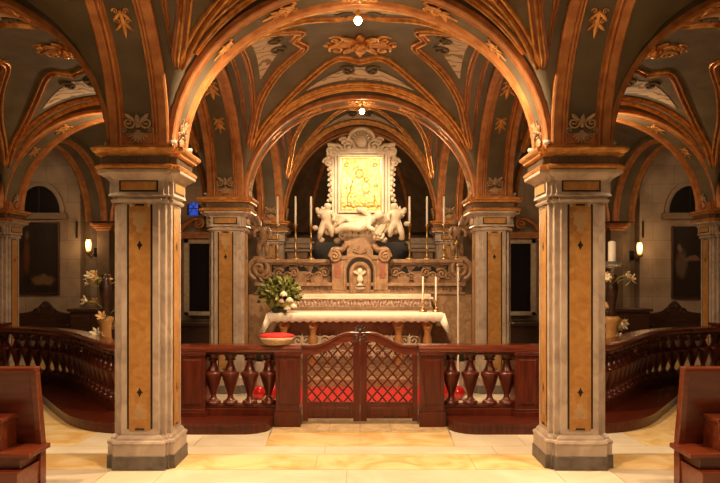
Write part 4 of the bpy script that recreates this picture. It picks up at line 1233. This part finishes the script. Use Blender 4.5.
# ------------------------------------------------------------------ pews
def pew(sg, lab):
    x0 = 2.25; xe = 4.4
    t = empty('kneeling_bench', (sg * 2.25, 4.85, 0), lab, 'kneeling bench', 'wooden kneeling benches')
    def X2(a, b): return sorted((sg * (a - 2.25), sg * (b - 2.25)))
    def leanbox(mb, a, b, z0, z1, yb, yt, th):
        l, r = X2(a, b)
        vs = [(x, y, z) for (z, y0_) in ((z0, yb), (z1, yt)) for y in (y0_, y0_ + th) for x in (l, r)]
        mb.add(vs, [(0, 2, 3, 1), (4, 5, 7, 6), (0, 1, 5, 4), (2, 6, 7, 3), (0, 4, 6, 2), (1, 3, 7, 5)])
    mb = MB(); leanbox(mb, x0, xe, .31, .83, .03, -.06, .03); mb.build('backrest', M_pew, t, .006)
    mb = MB(); l, r = X2(x0 - .005, xe); mb.box(l, r, -.09, .0, .825, .86); mb.build('top_rail', M_pew, t, .008)
    mb = MB()
    poly = [(-.085, .83), (-.02, .83), (.075, .31), (.075, 0), (-.02, 0), (.0, .31)]
    l, r = X2(x0 - .012, x0 + .035); mb.prism(poly[::-1], l, r, axis='x'); mb.build('end_panel', M_pew, t, .006)
    l, r = X2(xe - .035, xe); MB().prism(poly[::-1], l, r, axis='x').build('end_panel', M_pew, t, .006)
    l, r = X2(x0 - .05, xe); MB().box(l, r, -.26, .06, .275, .31).build('kneeler_board', M_pew, t, .006)
    mb = MB(); l, r = X2(x0 + .0, xe); mb.box(l, r, -.32, .0, .0, .20); l, r = X2(x0 + .02, xe); mb.box(l, r, -.24, .0, .2, .275)
    mb.build('kneeler_base', M_pew, t, .006)
    mb = MB(); l, r = X2(x0 + .17, xe); mb.box(l, r, -.20, .02, .31, .52); l, r = X2(x0 + .155, xe); mb.box(l, r, -.215, .02, .50, .53); mb.build('book_shelf', M_pew, t, .006)
pew(-1, 'polished red-brown wooden kneeling bench cut by the left edge of the photo'); pew(1, 'polished red-brown wooden kneeling bench cut by the right edge of the photo')

# ------------------------------------------------------------------ dark choir furniture at the side walls
def bench(sg, lab):
    xc = sg * 5.75
    t = empty('choir_bench', (xc, 12.5, 0), lab, 'bench', 'dark carved benches')
    K = 30; pts = []
    for i in range(K + 1):
        x = -.62 + 1.24 * i / K
        z = .80 + .16 * math.exp(-(x / .13) ** 2) + .06 * math.exp(-((abs(x) - .2) / .1) ** 2) * 0 + .07 * math.exp(-(x / .3) ** 2)
        pts.append((x, z))
    MB().prism(([(-.62, .3)] + pts + [(.62, .3)])[::-1], .1, .15).build('crested_back', M_woodd, t, .008)
    MB().box(-.62, .62, -.3, .12, .40, .45).build('seat', M_woodd, t, .006)
    for x in (-.58, .54): MB().box(x, x + .06, -.28, .12, 0, .62).build('arm_panel', M_woodd, t, .008)
    mb = MB(); shell(mb, V((0, .09, .90)), X, Z, -Y_, .09, 7, 2.4); scroll(mb, V((-.14, .09, .84)), X, Z, -Y_, .06, 1.4, -1, .25); scroll(mb, V((.14, .09, .84)), X, Z, -Y_, .06, 1.4, 1, .25)
    mb.build('carved_crest', M_woodd, t)
bench(-1, 'dark wooden bench with carved crested back under the left painting'); bench(1, 'dark wooden bench with carved crested back under the right painting')
def cabinet(sg, lab):
    xc = sg * 4.72
    t = empty('sacristy_cabinet', (xc, 12.3, 0), lab, 'cabinet', 'dark low cabinets')
    MB().box(-.36, .36, -.22, .22, .05, .86).build('body', M_woodd, t, .006)
    MB().box(-.40, .40, -.26, .24, .86, .91).build('top', M_woodd, t, .008)
    MB().box(-.34, .34, -.2, .22, 0, .05).build('plinth', M_woodd, t)
    for s in (-1, 1):
        d = MB().box(*sorted((s * .01, s * .34)), -.24, -.22, .1, .8).build('door', M_woodd, t, .006)
        MB().ell((s * .04, -.25, .48), .014, n=8, k=6).build('knob', M_brass, d)
cabinet(-1, 'dark low wooden cabinet beneath the lit lamp on the left'); cabinet(1, 'dark low wooden cabinet beneath the lit lamp on the right')

# side altars with broken pediment
def side_altar(sg, lab):
    xc = sg * 2.86
    t = empty('side_altar', (xc, 13.3, 0), lab, 'side altar', 'side altars with scrolled pediments')
    MB().box(-.42, .42, -.02, .1, .8, 2.1).build('dark_picture', M_dglass, t)
    mb = MB()
    for (a, b, c, d) in ((-.52, -.42, .72, 2.2), (.42, .52, .72, 2.2), (-.52, .52, 2.1, 2.2), (-.52, .52, .72, .8)): mb.box(a, b, -.08, .12, c, d)
    mb.build('stone_frame', M_stuc, t, .012)
    mb = MB(); mb.box(-.62, .62, -.16, .12, 2.2, 2.25); mb.box(-.58, .58, -.12, .12, 2.25, 2.32)
    for s in (-1, 1):
        mb.tube(spline([(s * .58, -.06, 2.34), (s * .45, -.06, 2.50), (s * .26, -.06, 2.58), (s * .16, -.06, 2.50)], 6), .05, 8)
        scroll(mb, V((s * .22, -.1, 2.48)), X, Z, -Y_, .1, 1.6, s, .28, start=1.4)
    mb.build('broken_pediment', M_band, t)
    skin_fig('dark_bust', [(0, -.06, 2.36), (0, -.06, 2.52), (0, -.07, 2.66), (0, -.09, 2.76), (0, -.09, 2.82), (-.12, -.06, 2.6), (.12, -.06, 2.6)], [(0, 1), (1, 2), (2, 3), (3, 4), (2, 5), (2, 6)], [.12, .1, .09, .06, .05, .05, .05], M_woodd, t)
    mb = MB(); mb.box(-.62, .62, -.5, .1, .55, .62); mb.box(-.55, .55, -.42, .1, 0, .55)
    mb.build('altar_block', M_woodd, t, .01)
side_altar(-1, 'dark side altar with scrolled pediment between the two left pillars'); side_altar(1, 'dark side altar with scrolled pediment between the two right pillars')
q = at(197, 207, 13.43)
t = empty('window_3', (q.x - .05, 13.44, q.z - .16), 'small blue glowing stained glass window above the left side altar', 'window'); t['kind'] = 'structure'
K = 10
arc = [(.09, 0)] + [(.09 * math.cos(PI * i / K), .16 + .08 * math.sin(PI * i / K)) for i in range(K + 1)] + [(-.09, 0)]
MB().prism(arc[::-1], -.03, .01).build('blue_pane', M_blue, t)
mb = MB(); mb.box(-.115, .115, -.04, -.02, .12, .135); mb.bar((-.09, -.03, .02), (.05, -.03, .23), .012, .012); mb.bar((.09, -.03, .03), (-.05, -.03, .22), .012, .012); mb.box(-.12, -.09, -.05, .01, 0, .2); mb.box(.09, .12, -.05, .01, 0, .2)
mb.build('lead_bars', M_iron, t)

# inner stone pedestals behind the candles
for sg, lab in ((-1, 'stepped stone pedestal behind the left altar screen candles'), (1, 'stepped stone pedestal behind the right altar screen candles')):
    t = empty('stone_pedestal', (sg * 1.22, 13.6, .12), lab, 'pedestal', 'stone pedestals in the apse')
    MB().box(-.2, .2, -.2, .2, 0, 1.85).build('shaft', M_brown, t, .01)
    mb = MB()
    for (z0, z1, e) in ((1.83, 1.9, .05), (1.9, 1.98, .1), (1.98, 2.03, .14), (2.03, 2.1, .05)): mb.box(-.2 - e, .2 + e, -.2 - e, .2 + e, z0, z1)
    mb.build('cornice', M_stuc, t, .01)

# ------------------------------------------------------------------ flower stands behind the nearer pillars
def lily(mb, c, d, r, m=0):
    d = d.normalized(); q = Z if abs(d.z) < .9 else X
    a = d.cross(q).normalized(); b = d.cross(a)
    for k in range(6):
        an = 2 * PI * k / 6
        e = a * math.cos(an) + b * math.sin(an)
        leaf(mb, c, d + e * .8, d, r, r * .42, r * .03, -.2, m)
def stand(sg, xs, lab, with_candle):
    x, y = xs
    t = empty('flower_stand', (x, y, 0), lab, 'flower stand', 'tall flower stands by the curved rails')
    MB().lathe([(.16, 0), (.16, .05), (.12, .07), (.10, .10), (.075, .14), (.07, .9), (.09, .94), (.10, .98), (.07, 1.0)], 18).build('pedestal', M_orange, t)
    MB().lathe([(.05, 1.0), (.06, 1.02), (.035, 1.10), (.06, 1.24), (.075, 1.36), (.045, 1.44), (.055, 1.5), (.04, 1.5)], 18).build('vase', M_woodd, t)
    if with_candle:
        MB().lathe([(.02, 1.5), (.02, 1.58), (.10, 1.60), (.125, 1.66), (.12, 1.665), (.09, 1.615)], 20).build('glass_dish', M_glass, t)
        MB().lathe([(.045, 1.61), (.045, 1.90), (.02, 1.91)], 16).build('pillar_candle', M_wax, t)
    mg = MB(); mg.tube([(0, 0, .4), (0, 0, 1.0), (0, 0, 1.52)], [.005, .006, .004], 6)
    for i in range(22):
        z = random.choice((.62, .75, .9, 1.05, 1.18, 1.45)) + random.uniform(-.06, .06)
        a = random.uniform(0, 2 * PI); r = random.uniform(.12, .24)
        c = V((math.cos(a) * r, math.sin(a) * r, z))
        mb = MB(); lily(mb, c, V((math.cos(a), math.sin(a), random.uniform(-.1, .7))), random.uniform(.075, .12)); mb.build('lily', M_lily if i % 2 else M_lilyw, t)
        mg.tube([V((0, 0, z - .12)), V((c.x * .5, c.y * .5, z - .02)), c * 1.0], .005, 5)
        if i % 2: leaf(mg, c * .9 + Z * .06, V((math.cos(a + 1), math.sin(a + 1), .4)), Z, .12, .035, .003)
    mg.build('stems', M_leaf, t)
stand(-1, (-3.08, 8.35), 'tall stand of amber and cream lilies just left of the nearer left pillar', False)
stand(1, (3.05, 8.35), 'tall stand with lilies and a thick white candle, beside the nearer right pillar', True)

# ------------------------------------------------------------------ lamps
def wall_lamp(px, py, lab):
    q = at(px, py, 13.0)
    t = empty('wall_lamp', q, lab, 'lamp', 'lit wall lamps')
    sg = -1 if q.x < 0 else 1
    MB().lathe([(.02, -.09), (.04, -.08), (.05, -.03), (.055, .05), (.04, .12), (.035, .12)], 14).build('glass_shade', M_lamp, t)
    mb = MB(); mb.lathe([(.01, -.17), (.05, -.15), (.075, -.10), (.07, -.095), (.02, -.1)], 14); mb.build('lamp_dish', M_brass, t)
    mb = MB(); mb.tube(spline([(0, 0, -.15), (0, .12, -.22), (0, .26, -.15), (0, .41, -.12)], 6), .01, 6); mb.box(-.04, .04, .37, .44, -.2, -.02); mb.build('bracket', M_iron, t)
    l = bpy.data.lights.new('lamp_light', 'POINT'); l.energy = 7; l.color = (1, .60, .26); l.shadow_soft_size = .08
    lo = bpy.data.objects.new('lamp_light', l); col.objects.link(lo); lo.location = q + V((0, -.16, .05))
    x = q.x - .2 if sg < 0 else q.x + .2
    tag(MB().lathe([(.012, 0), (.018, .02), (.018, .30), (.012, .32)], 8, ).build('wall_bracket', M_iron), 'short black iron bar on the wall beside the %s lamp' % ('left' if sg < 0 else 'right'), 'bracket').location = (sg * 5.40, 13.16, at(0, 238, 13.16).z)
wall_lamp(89, 246, 'lit amber wall lamp on the stone wall at left'); wall_lamp(640, 249, 'lit amber wall lamp on the stone wall at right')

def bulb(px, Yb, zc, zl, lab, energy):
    x = (px - 360.5) * Yb / F
    t = empty('hanging_bulb', (x, Yb, zc), lab, 'light bulb', 'bare lit bulbs under the arches')
    MB().ell((0, 0, 0), .032, n=16, k=10).build('glass_bulb', M_bulb, t)
    MB().lathe([(.012, .028), (.02, .035), (.02, .075), (.008, .085), (.006, zl - zc)], 12).build('socket', M_brass, t)
    l = bpy.data.lights.new('bulb_light', 'SPOT'); l.energy = energy; l.color = (1, .70, .40); l.spot_size = math.radians(164); l.spot_blend = .35; l.shadow_soft_size = .05
    lo = bpy.data.objects.new('bulb_light', l); col.objects.link(lo); lo.location = (x, Yb, zc - .05)
bulb(358.5, 5.70, 3.60, 3.70, 'bright bare bulb under the front arch crown', 560)
bulb(362.5, 8.95, 3.62, 3.70, 'bright bare bulb under the arch before the altar', 130)

def spot_fixture(p, aim, lab):
    p = V(p); d = (V(aim) - p).normalized()
    t = empty('spotlight', p, lab, 'spotlight', 'small white spotlights on the pillar cornices')
    q = d.cross(Z).normalized(); u = q.cross(d)
    MB().lathe([(.008, -.03), (.013, -.027), (.018, .012), (.022, .03), (.018, .031), (.015, .027)], 14, V((0, 0, .045)), ax=(q, u, d)).build('lamp_head', M_white, t)
    mb = MB(); mb.lathe([(.014, 0), (.014, .006), (.005, .01), (.005, .04)], 10); mb.build('stem', M_white, t)
topz = 2.476
fx = [((-CX - .27, 5.36, topz), (-3, 9, 3), 'small white spotlight on the outer corner of the nearer left pillar cornice'),
      ((-CX + .26, 5.30, topz), (0, 9, 3), 'small white spotlight on the front inner corner of the nearer left pillar cornice'),
      ((-CX + .29, 5.66, topz), (0, 9, 3), 'small white spotlight on the inner side of the nearer left pillar cornice'),
      ((CX + .27, 5.36, topz), (3, 9, 3), 'small white spotlight on the outer corner of the nearer right pillar cornice'),
      ((CX - .26, 5.30, topz), (0, 9, 3), 'small white spotlight on the front inner corner of the nearer right pillar cornice'),
      ((CX - .29, 5.66, topz), (0, 9, 3), 'small white spotlight on the inner side of the nearer right pillar cornice'),
      ((-CX - .25, 8.72, topz), (-3, 12, 3), 'small white spotlight on the cornice of the pillar by the flowers'),
      ((CX + .25, 8.72, topz), (3, 12, 3), 'small white spotlight on the cornice of the pillar by the candles'),
      ]
for f in fx: spot_fixture(*f)

# ------------------------------------------------------------------ lighting
WARM = (1, .67, .38)
def spot(name, loc, aim, e, size=60, blend=.5, c=WARM, soft=.06):
    l = bpy.data.lights.new(name, 'SPOT'); l.energy = e; l.color = c; l.spot_size = math.radians(size); l.spot_blend = blend; l.shadow_soft_size = soft
    o = bpy.data.objects.new(name, l); col.objects.link(o); o.location = loc
    o.rotation_euler = (V(aim) - V(loc)).to_track_quat('-Z', 'Y').to_euler(); return o
def point(name, loc, e, c=WARM, soft=.08):
    l = bpy.data.lights.new(name, 'POINT'); l.energy = e; l.color = c; l.shadow_soft_size = soft
    o = bpy.data.objects.new(name, l); col.objects.link(o); o.location = loc; return o
# lamps at the crowns of the bay over the viewer
spot('nave_light', (0, 4.0, 3.75), (0, 5.2, 0), 470, 84, .55, soft=.1)
spot('nave_light', (-3.0, 4.1, 3.75), (-3.0, 5.1, 0), 470, 76, .55, soft=.1)
spot('nave_light', (3.0, 4.1, 3.75), (3.0, 5.1, 0), 470, 76, .55, soft=.1)
point('nave_light', (0, -.8, 2.8), 80, soft=.3)  # added front fill behind the viewer, no fixture
# cornice spots: to the altarpiece and up to the vaults
spot('altar_spot', (-CX + .30, 5.74, 2.56), (cxm - .16, FY, 2.95), 420, 5, .9, (1, .76, .48))  # this pair: tight beams added to imitate lamp reflections on the icon
spot('altar_spot', (CX - .30, 5.74, 2.56), (cxm + .05, FY, 3.0), 420, 5, .9, (1, .76, .48))
spot('altar_spot', (-.4, 9.05, 3.5), (cxm, FY, 2.75), 75, 46, .6, (1, .76, .46))
spot('altar_spot', (.4, 9.05, 3.5), (cxm, FY, 2.75), 75, 46, .6, (1, .76, .46))
spot('table_spot', (0, 8.95, 3.5), (0, 9.7, .9), 330, 80, .7)
for sg in (-1, 1):
    spot('vault_spot', (sg * (CX - .42), 5.34, 2.72), (0, 7.3, 4.0), 46, 110, .8)
    spot('nave_light', (sg * 1.0, 2.3, 2.9), (sg * 1.75, 5.2, 3.0), 42, 46, .9)  # added fill that lifts the cartouches and arch feet, no fixture
    spot('vault_spot', (sg * (CX - .33), 8.75, 2.60), (0, 7.2, 4.0), 16, 120, .8)
    spot('vault_spot', (sg * (CX + .32), 5.36, 2.60), (sg * 3.6, 7.8, 4.0), 26, 110, .8)
    point('aisle_lamp', (sg * 3.6, 9.75, 3.3), 34)
    spot('stand_fill', (sg * 3.9, 6.4, 3.6), (sg * 3.1, 8.4, 1.3), 60, 26, .8)  # added fill to brighten the flower stands, no fixture
    spot('wall_spot', (sg * 6.2, 10.6, 3.3), (sg * 6.0, 13.2, 1.7), 65, 110, .8)
    point('sanctuary_fill', (sg * .8, 10.0, 3.1), 9)  # added fill to brighten the altar space, no fixture
    point('sanctuary_fill', (sg * 1.05, 11.7, 2.6), 24)  # hidden fill added for the innermost arch and rear pillars

w = bpy.data.worlds.new('World'); scene.world = w; w.use_nodes = True
w.node_tree.nodes['Background'].inputs[0].default_value = (1, .6, .33, 1)
w.node_tree.nodes['Background'].inputs[1].default_value = .04

# ------------------------------------------------------------------ camera
cam = bpy.data.cameras.new('camera'); co = bpy.data.objects.new('camera', cam); col.objects.link(co)
co.location = (0, 0, EYE); co.rotation_euler = (PI / 2, 0, 0)
cam.sensor_width = 36; cam.lens = F / 720 * 36; cam.shift_y = (HOR - 241.5) / 720; cam.clip_end = 100
scene.camera = co
vs_ = scene.view_settings
vs_.view_transform = 'Standard'; vs_.look = 'None'; vs_.gamma = 1; vs_.use_curve_mapping = False
vs_.exposure = 0.0
